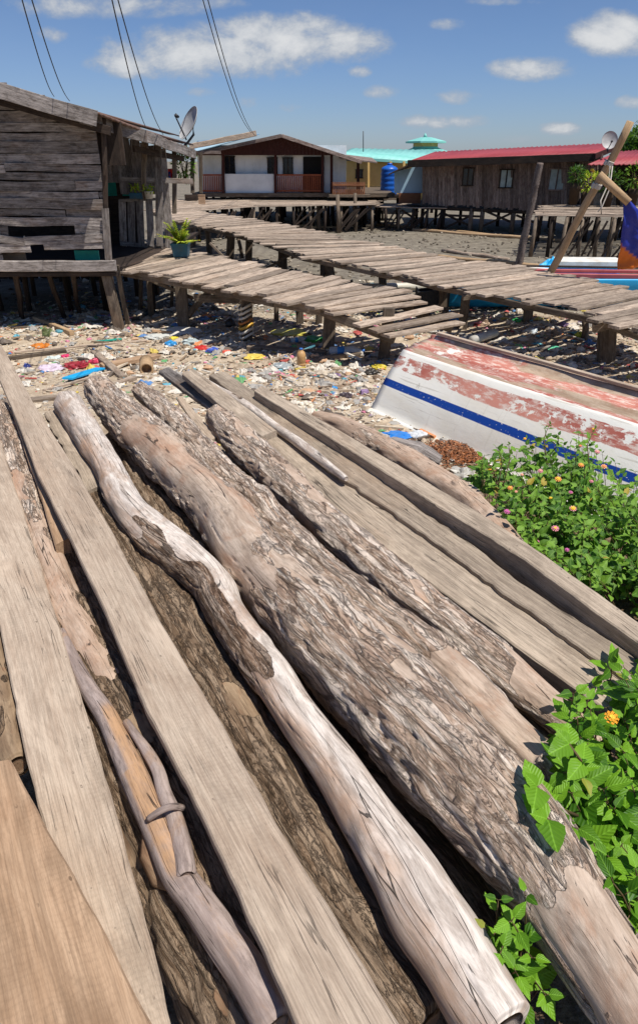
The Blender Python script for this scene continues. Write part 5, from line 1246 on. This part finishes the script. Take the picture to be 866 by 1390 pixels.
# broad leaved plant at lower right
random.seed(55)
poly = [(806,925),(830,905),(852,888),(900,880),(900,1400),(880,1330),(850,1270),(830,1225),(800,1190),(775,1150),(735,1140),(725,1100),(755,1080),(770,1040),(765,1000),(775,965),(772,930)]
root = thing('leafy_bush', gz(850, 1180, 1.0), 'bright broad leaved bush spilling over the timber at the lower right', 'bush')
lf = MB(); st = MB(); cnt = 0
while cnt < 135:
    x = random.uniform(725, 905); y = random.uniform(850, 1400)
    if not inpoly(x, y, poly): continue
    z = random.uniform(1.30, 1.62) if x > 800 else random.uniform(1.50, 1.66)
    tip = gz(x, y, z); rt = Vector((tip.x+random.uniform(.05, .30), tip.y+random.uniform(-.1, .18), ground_h(tip.x, tip.y)+.1))
    if cnt % 3 == 0: rt = tip+Vector((.08, .02, -.25))
    sprout(lf, st, rt, tip, random.choice((3, 4)), random.uniform(.068, .115), sr=.0035, up=.8); cnt += 1
flower(root, gz(829, 975, 1.66), .020, YL, lin((220, 150, 40)))
for (pts, sz) in [([(790,1110,1.5),(745,1092,1.64),(728,1068,1.70)], .085), ([(800,1160,1.5),(760,1120,1.64),(742,1112,1.68)], .09), ([(800,1060,1.55),(790,1035,1.68),(772,1010,1.72)], .08)]:
    l2 = lf; s2 = st; w_ = [gz(*p) for p in pts]; tube(s2, w_, [.005, .004, .003], 6)
    d = (w_[2]-w_[1]).normalized(); d_, s_, n_ = frame(d)
    for (sd, sc) in [(-1, 1), (1, .85)]:
        leaf(l2, w_[2], (d*.5+s_*sd), Vector((0, -.35, 1)), sz*sc, sz*sc*.85, tone=random.uniform(.3, .9), ny=10, serr=.03)
    leaf(l2, w_[2], d, Vector((0, -.5, 1)), sz*.6, sz*.5, tone=.6, ny=8)
    for sd in (-1, 1): leaf(l2, w_[1], s_*sd+d*.2, Vector((0, -.4, 1)), sz*.95, sz*.75, tone=random.uniform(.3, .9), ny=10, serr=.03)
lf.build('foliage', M['leafn'], root); st.build('stem', M['stem'], root)
# small seedling at the bottom
random.seed(66)
root = thing('seedling', gz(690, 1310, 1.2), 'small bright green seedling growing up between logs at the bottom edge', 'plant')
lf = MB(); st = MB()
for (x, y, z, nl, s_) in [(676,1222,1.60,3,.055),(694,1250,1.62,4,.07),(712,1215,1.62,2,.075),(660,1262,1.58,3,.06),(680,1290,1.58,4,.075),(700,1320,1.55,4,.075),(655,1300,1.56,3,.07),(722,1300,1.56,3,.06),(740,1350,1.5,3,.07),(680,1350,1.5,3,.07)]:
    sprout(lf, st, gz(690, 1330, 1.3), gz(x, y, z), nl, s_, sr=.003, up=.9)
lf.build('foliage', M['leafn'], root); st.build('stem', M['stem'], root)
# small weeds on the russet chips
random.seed(70)
root = thing('weed_tuft', gz(655, 640, .75), 'low sparse weed at the edge of the russet chips beside the flowering bush', 'plant'); lf = MB(); st = MB()
for i in range(18):
    t_ = gz(random.uniform(640, 672), random.uniform(622, 668), .95); sprout(lf, st, t_+Vector((.03, 0, -.2)), t_, 3, .04, sr=.002)
lf.build('foliage', M['leafl'], root); st.build('stem', M['stem'], root)

def bushy(name, c, rad, n, L, mat, label, cat='plant', seed=1, stem=True, pot=None, group=None):
    random.seed(seed); root = thing(name, c, label, cat, group); lf = MB(); st = MB()
    for i in range(n):
        u_ = rv(1).normalized(); r = random.uniform(.35, 1)**.6
        p = Vector(c)+Vector((u_.x*rad[0]*r, u_.y*rad[1]*r, rad[2]*(.95+u_.z*r)))
        d = (u_+rv(.3)+Vector((0, 0, .2))).normalized(); leaf(lf, p, d, (Vector((0, 0, 1))+rv(.4)).normalized(), L*random.uniform(.7, 1.2), L*random.uniform(.3, .5), ny=3)
    for i in range(7):
        u_ = rv(1).normalized(); tube(st, [c, Vector(c)+Vector((u_.x*rad[0]*.6, u_.y*rad[1]*.6, rad[2]*1.2))], [.02, .008], 5)
    lf.build('foliage', M[mat], root); st.build('stem', M['stem'], root); return root
# potted fern on the lower walkway
c = gz(247, 348, 1.13)
root = thing('potted_plant', c, 'yellow green leafy plant in a square blue pot on the lower walkway', 'potted plant')
s_ = mpp(c); mb = MB(); vs = []
for (z, r) in ((0, 12), (.02, 13), (.24, 15), (.26, 16.5), (.29, 16.5), (.29, 15), (.25, 14)):
    for (a, b_) in ((-1, -1), (1, -1), (1, 1), (-1, 1)): vs.append(c+Vector((a*r*s_*.72, b_*r*s_*.72, z)))
mb.add(vs, [(i*4+j, i*4+(j+1) % 4, (i+1)*4+(j+1) % 4, (i+1)*4+j) for i in range(6) for j in range(4)]+[(3, 2, 1, 0), (24, 25, 26, 27)], smooth_=False)
mb.build('pot', M['pot'], root); lf = MB(); st = MB(); random.seed(5)
for i in range(26):
    a = random.uniform(0, 2*pi); el = random.uniform(.35, 1.4); L = random.uniform(.35, .72)
    pts = [c+Vector((0, 0, .25))+Vector((math.cos(a)*math.cos(el)*L*f, math.sin(a)*math.cos(el)*L*f, math.sin(el)*L*f-.22*L*f*f)) for f in (0, .33, .66, 1)]
    tube(st, pts, [.008, .006, .005, .003], 4)
    for k in range(11):
        f = .2+.8*k/10; j = min(2, int(f*3)); p = pts[j].lerp(pts[j+1], f*3-j) if f < 1 else pts[3]; dd = (pts[3]-pts[0]).normalized(); q = dd.cross(Vector((0, 0, 1))).normalized()
        for sgn in (-1, 1): leaf(lf, p, q*sgn+dd*.7, Vector((0, 0, 1)), .12*(1.15-f*.6), .05, ny=3)
lf.build('foliage', M['leafy'], root); st.build('stem', M['stem'], root)
bushy('hanging_plant', gy(252, 246, 19.4), (.30, .3, .42), 260, .13, 'leafl', 'dense green hanging plant under the shack porch roof', seed=3)
for i, (px, py, mt, lb) in enumerate([(186, 270, 'pot', 'low blue planter with small herbs on the porch rail'), (203, 270, 'whitep', 'white bucket of yellow green herbs on the porch rail')]):
    c = gy(px, py, 16.05); root = thing('potted_plant', c, lb, 'potted plant'); mb = MB()
    if i == 0: box(mb, c+Vector((-.14, -.07, 0)), c+Vector((.14, .07, .13)), ch=.01)
    else: lathe(mb, c, [(.08, 0), (.10, .16), (.105, .16), (.09, .14)], 14)
    mb.build('pot', M[mt], root); lf = MB(); random.seed(i)
    for k in range(60): leaf(lf, c+Vector((random.uniform(-.1, .1), random.uniform(-.06, .06), .14+random.uniform(0, .16))), rv(1), Vector((0, 0, 1))+rv(.3), .08, .045, ny=3)
    lf.build('foliage', M['leafy'], root)
for i, (px, py, rd, mt, lb) in enumerate([(797, 262, (.42, .3, .40), 'leafy', 'yellow green shrub with red tinges by the wall of the long house'), (781, 250, (.30, .3, .34), 'leafd', 'small dark shrub left of the yellow green shrub'),
                                      (825, 262, (.5, .4, .45), 'leafd', 'dark leafy shrub in the porch shade behind the cross pole'), (860, 258, (.5, .4, .5), 'leafl', 'mid green shrub in the porch at the right edge')]):
    bushy('shrub', gy(px, py, 27.9), rd, 300, .15, mt, lb, seed=20+i, group='shrubs by the red roofed porch')
    c = gy(px, py, 27.9); mb = MB(); lathe(mb, c+Vector((0, 0, -.45)), [(.16, -.3), (.2, .25), (.22, .27), (.22, .33), (.18, .5)], 14)
    root = bpy.data.objects['shrub' if i == 0 else 'shrub.%03d' % i]; mb.build('pot', M['soil'], root)
# wooded hill at the far right
def hill():
    vs = []; fs = []; nx, ny = 40, 14; x0, x1, y0, y1 = 62, 240, 105, 230
    for j in range(ny+1):
        for i in range(nx+1):
            u_, v_ = i/nx, j/ny; h = 12*math.sin(pi*min(1, u_*1.0))**.8*math.sin(pi*v_)**.9*(1+.25*noise.noise(Vector((u_*5, v_*3, 0))))
            vs.append((x0+(x1-x0)*u_, y0+(y1-y0)*v_, h-.3))
    fs = [(j*(nx+1)+i, j*(nx+1)+i+1, (j+1)*(nx+1)+i+1, (j+1)*(nx+1)+i) for j in range(ny) for i in range(nx)]
    mb = MB(); mb.add(vs, fs); mb.build('hill', M['leafd'], kind='structure')
hill()
def tree(c, h, r, label, seed, mat='leafd'):
    random.seed(seed); root = thing('tree', c, label, 'tree', 'trees on the far hill'); c = Vector(c)
    mb = MB(); tube(mb, [c-Vector((0, 0, .5)), c+Vector((.1, 0, h*.4)), c+Vector((.3, 0, h*.75))], [h*.03, h*.022, h*.01], 8); mb.build('trunk', M['stem'], root)
    lf = MB()
    cl_ = [c+Vector((random.uniform(-r, r)*.7, random.uniform(-r, r)*.7, h*random.uniform(.45, .95))) for _ in range(16)]
    for q in cl_:
        rr_ = r*random.uniform(.25, .5)
        for k in range(110):
            u_ = rv(1).normalized()*rr_*random.uniform(.5, 1); leaf(lf, q+u_, rv(1), Vector((0, 0, 1))+rv(.5), .5, .32, ny=2)
    lf.build('crown', M[mat], root)
for i, (px, Yv, h, r, lb) in enumerate([(862, 70, 4.6, 2.2, 'nearest rounded green tree above the red roof at the right edge'), (888, 72, 6, 3.0, 'tall dark tree just outside the right edge of the porch roof'), (850, 84, 3.6, 1.6, 'lowest distant tree tip touching the leaning bamboo pole')]):
    c = gy(px, 214, Yv); c.z = 0 if i != 2 else 0; tree(c, {0: gy(px, 184, Yv).z, 1: gy(px, 176, Yv).z, 2: gy(px, 196, Yv).z}[i], r, lb, 30+i, 'leafd')

# ================================================================= SMALL THINGS
random.seed(300)
def onground(px, py, up=0.0):
    p = gz(px, py, .2)
    for _ in range(6): p = gz(px, py, ground_h(p.x, p.y)+up)
    return p
# crate and box on the landing by the porch
c = gz(262, 272, 1.25); mb = MB(); root = thing('crate', c, 'low black slatted crate on the landing beside the porch', 'crate')
for k in range(3): board(mb, c+Vector((-.35, -.2, .04+.09*k)), c+Vector((.25, -.2, .04+.09*k)), .02, .075); board(mb, c+Vector((-.35, .2, .04+.09*k)), c+Vector((.25, .2, .04+.09*k)), .02, .075)
for sx_ in (-.34, .24): board(mb, c+Vector((sx_, -.19, .14)), c+Vector((sx_, .19, .14)), .02, .26)
mb.build('slats', M['dark'], root); mb = MB(); box(mb, c+Vector((-.34, -.19, 0)), c+Vector((.24, .19, .02))); mb.build('base', M['dark'], root)
c = gz(272, 277, 1.25); root = thing('wooden_box', c, 'small light brown wooden box at the end of the black crate', 'box'); mb = MB()
box(mb, c+Vector((-.06, -.02, 0)), c+Vector((.22, .2, .36)), ch=.008); mb.build('body', M['fresh'], root)
mb = MB(); box(mb, c+Vector((-.075, -.035, .36)), c+Vector((.235, .215, .385)), ch=.006); mb.build('lid', M['fresh'], root)
# hanging clothes
for i, (px, cc, lb) in enumerate([(218, (230, 226, 232), 'white cloth hanging in the shack porch'), (227, (36, 60, 140), 'blue cloth hanging in the shack porch'), (233, (196, 40, 34), 'red cloth hanging in the shack porch')]):
    a = gy(px-4, 243, 18.0); b_ = gy(px+4, 229, 18.0)
    cloth('hanging_cloth', [(a.x, 18, a.z), (b_.x, 18, a.z), (b_.x, 18, b_.z), (a.x, 18, b_.z)], M['tarp'], lb, 'cloth', n=8, amp=.06, color=lin(cc))
def bottle(px, py, L, r, yaw, colr, label, mat='clear', band=None, stand=False, name='plastic_bottle'):
    p = onground(px, py, r*.8); ax = Vector((0, 0, 1)) if stand else Vector((math.cos(yaw), math.sin(yaw), .05))
    if stand: p = p-Vector((0, 0, r*.8))
    root = thing(name, p, label, 'bottle'); prof = [(r*.7, 0), (r, L*.04), (r, L*.18), (r*.93, L*.2), (r, L*.22), (r*.95, L*.45), (r, L*.5), (r, L*.66), (r*.75, L*.8), (r*.36, L*.89), (r*.34, L*.94)]
    lathe(MB(), p, prof, 18, color=colr, axis=ax).build('body', M[mat], root)
    mbx = lathe(MB(), p+ax*L*.93, [(r*.4, 0), (r*.4, L*.07), (r*.3, L*.075)], 12, color=lin((40, 110, 190)), axis=ax); mbx.build('cap', M['plastic'], root)
    if band: lathe(MB(), p+ax*L*.24, [(r*.99, 0), (r*1.015, .002), (r*1.015, L*.2), (r*.99, L*.202)], 18, color=lin(band), axis=ax).build('band', M['plastic'], root)
bottle(447, 477, .62, .085, -.12, (.8, .8, .8), 'large clear bottle with blue band lying by the foot of the walkway post', band=(40, 130, 200))
bottle(409, 492, .30, .075, 0, lin((190, 150, 100)), 'upright dirty amber bottle half sunk among shells', mat='plastic', stand=True)
bottle(592, 628, .17, .038, 1.5, (.8, .8, .8), 'small clear bottle with pink band on the russet chips', band=(220, 130, 150))
bottle(560, 450, .3, .04, .5, lin((60, 60, 60)), 'grey bottle in the shade below the ramp steps', mat='plastic')
bottle(395, 462, .3, .05, .3, (.8, .8, .8), 'clear bottle with blue band beside the green cloth', band=(60, 140, 200))
def lump(px, py, w_, h_, colr, label, name='crumpled_bag', cat='bag', mat='plastic', seed=1, rough=.5, up=0, wy=None):
    random.seed(seed); p = onground(px, py, up); n, m_ = 22, 14; vs = []; off = rv(9)
    s_ = mpp(p); rx = w_*s_*.5; rz = h_*s_; ry = (wy or w_*.8)*s_*.5
    for i in range(m_+1):
        ph = pi*i/m_-pi/2
        for j in range(n):
            th = 2*pi*j/n; u_ = Vector((math.cos(th)*math.cos(ph), math.sin(th)*math.cos(ph), math.sin(ph)))
            k = 1+rough*(abs(noise.noise(u_*1.7+off))*1.4-.3)+rough*.6*(abs(noise.noise(u_*4+off))-.2)
            vs.append(p+Vector((u_.x*rx*k, u_.y*ry*k, max(-.25, u_.z)*rz*.62*k+rz*.12)))
    mb = MB(); mb.add(vs, [(i*n+j, i*n+(j+1) % n, (i+1)*n+(j+1) % n, (i+1)*n+j) for i in range(m_) for j in range(n)], color=lin(colr), smooth_=rough < .2)
    return tag(mb.build(name, M[mat]), label, cat)
L_ = [(425,462,34,7,(30,150,60),'crumpled green cloth beside the post foot in the litter','cloth','cloth'),
      (392,452,46,5,(206,196,90),'flattened yellow plastic bag right of the rag wrapped post','crumpled_bag','bag'),
      (106,498,34,9,(150,36,52),'dark red crumpled cloth on the sand left of the blue board','cloth','cloth'),
      (130,492,18,7,(190,50,84),'pink red cloth scrap touching the dark red cloth','cloth','cloth'),
      (290,478,22,8,(60,90,180),'blue crumpled bag left of the orange scrap','crumpled_bag','bag'),
      (308,479,13,5,(232,100,80),'orange plastic scrap right of the blue crumpled bag','scrap','litter'),
      (276,474,26,6,(190,40,40),'red plastic bag between the white sheet and the blue bag','crumpled_bag','bag'),
      (260,466,24,9,(176,188,186),'translucent grey crumpled bag on the sand mid left','crumpled_bag','bag'),
      (232,468,16,7,(40,140,200),'bright blue wrapper among white sheets left of the grey bag','wrapper','litter'),
      (237,460,14,4,(220,200,60),'yellow wrapper just above the bright blue wrapper','wrapper','litter'),
      (247,452,60,7,(214,210,200),'long heap of dirty white sheeting at the foot of the thick walkway post','sheeting','sheeting'),
      (212,458,30,6,(200,202,196),'pale sheet lying left of the white sheeting heap','sheeting','sheeting'),
      (70,502,34,9,(206,190,204),'pale lilac transparent bag on the sand far left','crumpled_bag','bag'),
      (72,492,22,12,(196,206,200),'white bag with green tinge above the lilac bag','crumpled_bag','bag'),
      (90,484,12,4,(214,60,110),'small pink wrapper on the left sand','wrapper','litter'),
      (38,500,10,9,(40,60,130),'round dark blue bag beside the long plank tip','crumpled_bag','bag'),
      (55,470,30,4,(216,130,50),'orange cloth strip at the edge of the shack shade','cloth','cloth'),
      (345,485,30,5,(222,196,90),'yellow scrap of sheeting near the back of the pile','sheeting','sheeting'),
      (383,500,30,10,(150,158,160),'bluish grey bag in the middle of the shell litter','crumpled_bag','bag'),
      (451,528,16,5,(30,130,190),'bright blue bag in the shell litter between pile and boat','crumpled_bag','bag'),
      (415,552,20,9,(220,210,190),'white shell shaped scrap near the tall beam','scrap','litter'),
      (468,540,16,10,(70,60,70),'dark purple cup lying in the shell litter','cup','cup'),
      (515,500,18,8,(206,186,60),'yellow printed wrapper near the boat corner','wrapper','litter'),
      (505,507,22,8,(40,38,36),'black crumpled bag just left of the yellow wrapper near the boat','crumpled_bag','bag'),
      (540,592,36,5,(30,120,200),'flat blue bag at the edge of the russet chips','crumpled_bag','bag'),
      (570,592,26,8,(200,204,206),'grey white bag against the boat side above the russet chips','crumpled_bag','bag'),
      (628,648,34,18,(170,168,160),'large pale grey plastic bag wedged beneath the flowering bush','crumpled_bag','bag'),
      (655,442,16,13,(166,140,116),'dented tan bucket in the shaded litter behind the boat','bucket','bucket'),
      (720,452,16,10,(190,200,206),'white crumpled bag in the shaded litter beneath the walkway','crumpled_bag','bag'),
      (786,458,14,10,(186,196,60),'yellow wrapper in the shade near the thick walkway post','wrapper','litter'),
      (700,437,12,6,(40,170,80),'green wrapper in the shade under the middle of the walkway','wrapper','litter'),
      (750,474,22,5,(90,190,150),'pale green flat bag in the litter left of the thick post','crumpled_bag','bag'),
      (612,437,20,12,(30,110,170),'blue cloth bundle behind the ramp end','cloth','cloth'),
      (655,407,22,5,(196,60,140),'magenta cloth on the mud beyond the ramp','cloth','cloth'),
      (205,428,20,10,(40,60,66),'dark grey bundle in the shade beneath the porch','bundle','bundle'),
      (66,455,16,12,(92,104,60),'olive bucket standing at the edge of the shack shade','bucket','bucket')]
for i, (x, y, w_, h_, cc, lb, nm, ct) in enumerate(L_): lump(x, y, w_, h_, cc, lb, nm, ct, seed=400+i)
lump(313, 443, 15, 15, (26, 24, 26), 'black ball lying under the lower walkway', 'ball', 'ball', seed=3, rough=.04)
lump(618, 616, 78, 10, (150, 96, 60), 'low mound of russet chips heaped against the boat side', 'chip_mound', 'mound', mat='chips', seed=11, rough=.25, wy=60)
def gboard(name, label, x0, y0, x1, y1, w_, t_, mat, cat='plank', up=.03, taper=1, color=(1, 1, 1)):
    a = onground(x0, y0, up); b_ = onground(x1, y1, up); mb = MB(); board(mb, a, b_, w_*mpp(a), t_, wob=.01, taper=taper, color=color); return tag(mb.build(name, M[mat]), label, cat)
random.seed(77)
gboard('blue_board', 'bright blue painted board lying on the sand left of the white log end', 92, 514, 137, 500, 15, .03, 'cyan', 'board', .05)
gboard('plank', 'thick split brown timber crossing the blue board tip', 138, 497, 215, 483, 15, .07, 'fresh', up=.05)
gboard('plank', 'short pale batten lying under the split brown timber', 128, 477, 168, 512, 9, .05, 'deck', up=.02)
gboard('plank', 'two ply rough piece of wood just behind the white log end', 150, 524, 182, 513, 10, .06, 'deck', up=.03)
gboard('plank', 'grey driftwood beam lying before the short walkway post', 338, 472, 442, 480, 13, .10, 'post', up=.04)
gboard('plank', 'dark driftwood beam behind the large clear bottle', 425, 486, 505, 479, 7, .06, 'post', up=.03)
gboard('plank', 'long thin batten on the sand running past the olive bucket', 20, 478, 200, 462, 3, .03, 'deck', up=.03)
gboard('plank', 'weathered batten on the sand below the red cloth', 0, 488, 90, 476, 8, .06, 'post', up=.03)
gboard('plank', 'narrow turquoise batten at the edge of the shack shade', 128, 464, 166, 460, 3, .03, 'green', up=.03)
gboard('plank', 'brown board poking out behind the tip of the long pale plank', 60, 530, 150, 505, 4, .03, 'deck', up=.03)
gboard('plank', 'wide stack of battens on the ground left of the white log end', 0, 548, 78, 540, 14, .06, 'deck', up=.03)
gboard('plank', 'long board in the shade beneath the shack', 20, 446, 190, 432, 7, .05, 'post', up=.03)
gboard('plank', 'thick broken spar under the shack with a pale end', 48, 432, 98, 452, 6, .09, 'bamboo', up=.05)
a = onground(199, 490, .09); b_ = onground(207, 503, .09); d = (b_-a).normalized()
root = thing('bamboo_tube', a, 'cut hollow bamboo tube with its open end toward the pile', 'bamboo'); mb = MB(); r = 9*mpp(a)
lathe(mb, a, [(r*.3, 0), (r, .005), (r, .5), (r*.72, .502), (r*.7, .35)], 20, axis=Vector((.25, -1, .0))); mb.build('wall', M['bamboo'], root)
mb = MB(); a = onground(457, 391, .12); b_ = onground(600, 388, .12); tube(mb, [a, b_], .10, 10, color=lin((206, 202, 186))); tag(mb.build('pipe', M['plastic']), 'long dirty white pipe lying behind the ramp', 'pipe')
mb = MB(); a = onground(640, 462, .1); b_ = onground(672, 452, .12); tube(mb, [a, b_], .08, 10, color=lin((190, 186, 176))); tag(mb.build('pipe', M['plastic']), 'short fat white pipe behind the overturned boat', 'pipe')
# black crate behind the ramp
c = onground(585, 418); root = thing('crate', c, 'black plastic crate standing tilted behind the ramp', 'crate'); mb = MB()
for (p0, p1) in [((-.35, -.2), (.35, -.2)), ((-.35, .2), (.35, .2)), ((-.35, -.2), (-.35, .2)), ((.35, -.2), (.35, .2))]:
    board(mb, c+Vector((p0[0], p0[1], .2)), c+Vector((p1[0], p1[1], .26)), .03, .4, color=lin((40, 44, 50)))
mb.build('sides', M['plastic'], root)
# rags wrapped round the walkway post
b0 = onground(335, 462); mb = MB(); random.seed(9)
for k in range(7):
    z0 = .1+.09*k; cc = random.choice([(206, 160, 60), (222, 196, 150), (180, 110, 50), (214, 206, 190)])
    tube(mb, [b0+Vector((.11*math.cos(x)*(1+.2*random.random()), .11*math.sin(x)*(1+.2*random.random()), z0+.05*math.sin(x*1.3))) for x in [2*pi*i/12 for i in range(13)]], random.uniform(.02, .035), 6, color=lin(cc))
tag(mb.build('rag_wrapping', M['plastic']), 'yellow and tan rags wound around a walkway post', 'rag')
# bare dishes: hose loop
mb = MB(); tube(mb, [onground(345+22*f+6*math.sin(f*6), 452-12*math.sin(pi*f)+4*f, .02+.12*math.sin(pi*f)) for f in [i/16 for i in range(17)]], .016, 6, color=lin((200, 190, 170))); tag(mb.build('hose', M['plastic']), 'pale loop of hose beside the rag wrapped post', 'hose')

# ---- uncountable scattered litter, shells and chips: stuff
random.seed(900)
PAL = [((206, 192, 170), 20), ((226, 220, 208), 18), ((170, 150, 126), 16), ((122, 98, 76), 14), ((70, 60, 54), 9), ((150, 150, 148), 6), ((196, 150, 110), 5), ((40, 110, 190), 1.6), ((60, 160, 190), 1.4), ((190, 50, 50), 1.2), ((214, 110, 150), 1.2), ((216, 190, 70), 1.4), ((60, 150, 80), 1.3), ((214, 120, 60), 1.0), ((120, 90, 150), .8)]
cols_ = [lin(tuple(c_*.72+g_*.28 for c_, g_ in zip(p[0], (176, 166, 150)))) for p in PAL]; wts = [p[1] for p in PAL]
def scrap(mb, p, s_, kind, c):
    a = random.uniform(0, 2*pi); ca, sa = math.cos(a), math.sin(a)
    def T(x, y, z): return (p.x+(x*ca-y*sa)*s_, p.y+(x*sa+y*ca)*s_, p.z+z*s_)
    if kind == 0:      # bent flake or sheet, some thickness
        e = [random.uniform(.6, 1.2) for _ in range(6)]; zz = [random.uniform(0, .45) for _ in range(6)]
        top = [T(math.cos(i*pi/3)*e[i], math.sin(i*pi/3)*e[i]*.7, zz[i]) for i in range(6)]+[T(0, 0, random.uniform(.15, .6))]
        bot = [T(math.cos(i*pi/3)*e[i]*.95, math.sin(i*pi/3)*e[i]*.66, zz[i]-.08) for i in range(6)]
        mb.add(top+bot, [(i, (i+1) % 6, 6) for i in range(6)]+[(i+7, (i+1) % 6+7, (i+1) % 6, i) for i in range(6)], color=c, smooth_=False)
    elif kind == 1:    # crumple / pebble
        vs = []
        for (z, r) in ((0, .8), (.35, 1), (.65, .6)):
            for i in range(6): k = random.uniform(.6, 1.2)*r; vs.append(T(math.cos(i*pi/3)*k, math.sin(i*pi/3)*k*.75, z*random.uniform(.7, 1.2)))
        vs.append(T(0, 0, .75))
        mb.add(vs, [(j*6+i, j*6+(i+1) % 6, (j+1)*6+(i+1) % 6, (j+1)*6+i) for j in range(2) for i in range(6)]+[(12+i, 12+(i+1) % 6, 18) for i in range(6)], color=c, smooth_=False)
    else:              # sliver / stick
        L = random.uniform(2, 5); w_ = random.uniform(.12, .3); z1 = random.uniform(0, 1.0)
        vs = [T(-L/2, -w_, .0), T(-L/2, w_, .0), T(L/2, w_, z1), T(L/2, -w_, z1), T(-L/2, -w_, .3), T(-L/2, w_, .3), T(L/2, w_, z1+.3), T(L/2, -w_, z1+.3)]
        mb.add(vs, [(4, 5, 6, 7), (0, 4, 7, 3), (1, 2, 6, 5), (0, 1, 5, 4), (3, 7, 6, 2)], color=c, smooth_=False)
def dens_at(x, y):
    d = .20
    d = max(d, .8*math.exp(-((x+4.6)/2.6)**2-((y-13.6)/1.6)**2)); d = max(d, .7*math.exp(-((x+3.2)/2.0)**2-((y-10.6)/1.1)**2))
    d = max(d, 1.0*math.exp(-((x+.3)/1.6)**2-((y-7.3)/1.5)**2))
    d = max(d, .9*math.exp(-((x-.2)/2.2)**2-((y-10.2)/1.5)**2))
    d = max(d, .8*math.exp(-((x+2.2)/1.4)**2-((y-11.6)/1.0)**2))
    d = max(d, 1.0*math.exp(-((x-4.2)/1.8)**2-((y-11.3)/1.5)**2))
    d = max(d, .55*math.exp(-((x+4.5)/2)**2-((y-9.8)/.9)**2))
    d = max(d, .6*math.exp(-((x+2.5)/1.5)**2-((y-14.5)/1.5)**2)); d = max(d, .5*math.exp(-((x-1)/2.5)**2-((y-14)/2)**2))
    d = max(d, .8*math.exp(-((x-1.2)/.5)**2-((y-5.9)/.7)**2))
    if y > 16: d = .05
    return d*(.35+1.0*abs(noise.noise(Vector((x*1.1, y*1.1, 7)))*1.6+.25))
fine = MB(); coarse = MB(); n = 0
while n < 24000:
    x = random.uniform(-7, 7); y = 5.0+random.random()**1.3*14
    if random.random() > dens_at(x, y)*1.1: continue
    p = Vector((x, y, ground_h(x, y))); s_ = .011+.028*random.random()**2; s_ *= (.6+y/14)
    scrap(fine, p, s_, random.choices((0, 1, 2), (5, 4, 2))[0], random.choices(cols_, wts)[0]); n += 1
n = 0; w2 = [w_*(1 if i < 7 else 1.5) for i, w_ in enumerate(wts)]
while n < 2400:
    x = random.uniform(-7, 7); y = 5.6+random.random()**1.2*13
    if random.random() > dens_at(x, y): continue
    p = Vector((x, y, ground_h(x, y))); s_ = (.03+.06*random.random()**2)*(.5+y/14)
    scrap(coarse, p, s_, random.choices((0, 1, 2), (5, 3, 3))[0], random.choices(cols_, w2)[0]); n += 1
for k in range(460):          # bigger crumpled sheets and bags
    while True:
        x = random.uniform(-6, 6.5); y = random.uniform(6.0, 14.5)
        if random.random() < dens_at(x, y)*.9: break
    r = random.uniform(.06, .17)*(.5+y/16); q6 = 9; off = rv(9); vs = []; cc = random.choices(cols_, [10, 16, 4, 2, 3, 9, 2, 1.6, 1.6, .7, .7, 1, .6, .5, .5])[0]; a0 = random.uniform(0, 3)
    base = Vector((x, y, ground_h(x, y)))
    for j in range(q6):
        for i in range(q6):
            u_ = (i/(q6-1)-.5)*2; v_ = (j/(q6-1)-.5)*2; e = .75+.5*noise.noise(Vector((u_*1.5, v_*1.5, 1))+off); n1 = noise.noise(Vector((u_*1.6, v_*1.6, 4))+off); n2 = noise.noise(Vector((u_*4, v_*4, 8))+off)
            X, Y_ = u_*r*e, v_*r*.6*e; vs.append(base+Vector((X*math.cos(a0)-Y_*math.sin(a0), X*math.sin(a0)+Y_*math.cos(a0), max(.004, r*(.22*(1-u_*u_)*(1-v_*v_)+.5*abs(n1)*(1-.6*max(abs(u_), abs(v_)))+.3*abs(n2))))))
    coarse.add(vs, [(j*q6+i, j*q6+i+1, (j+1)*q6+i+1, (j+1)*q6+i) for j in range(q6-1) for i in range(q6-1)], color=cc, smooth_=False)
fine.build('shell_and_chip_litter', M['litter'], kind='stuff', label='fine tan and white shells, chips and scraps strewn over the sand', cat='litter')
coarse.build('plastic_litter', M['litter'], kind='stuff', label='mixed coloured plastic scraps, slivers and wrappers strewn across the mud', cat='litter')
mud = MB(); n = 0
while n < 1500:
    x = random.uniform(-9, 12); y = random.uniform(15, 34)
    p = Vector((x, y, ground_h(x, y))); scrap(mud, p, random.uniform(.03, .09), 1, random.choice([lin((150, 140, 124)), lin((96, 88, 74)), lin((70, 64, 54)), lin((120, 110, 96))])); n += 1
mud.build('mud_stones', M['litter'], kind='stuff', label='small stones and clods scattered on the open mud', cat='stones')
chp = MB(); n = 0; q = onground(618, 616)
while n < 2600:
    x = q.x+random.gauss(0, .32); y = q.y+random.gauss(0, .26); h = .07*max(0, 1-((x-q.x)**2+(y-q.y)**2)/.12)
    scrap(chp, Vector((x, y, ground_h(x, y)+h)), random.uniform(.006, .016), random.choice((0, 1, 2)), random.choice([lin((150, 92, 56)), lin((110, 66, 40)), lin((176, 116, 74)), lin((84, 54, 36))])); n += 1
chp.build('wood_chips', M['litter'], kind='stuff', label='russet wood chips spilled beside the boat', cat='chips')
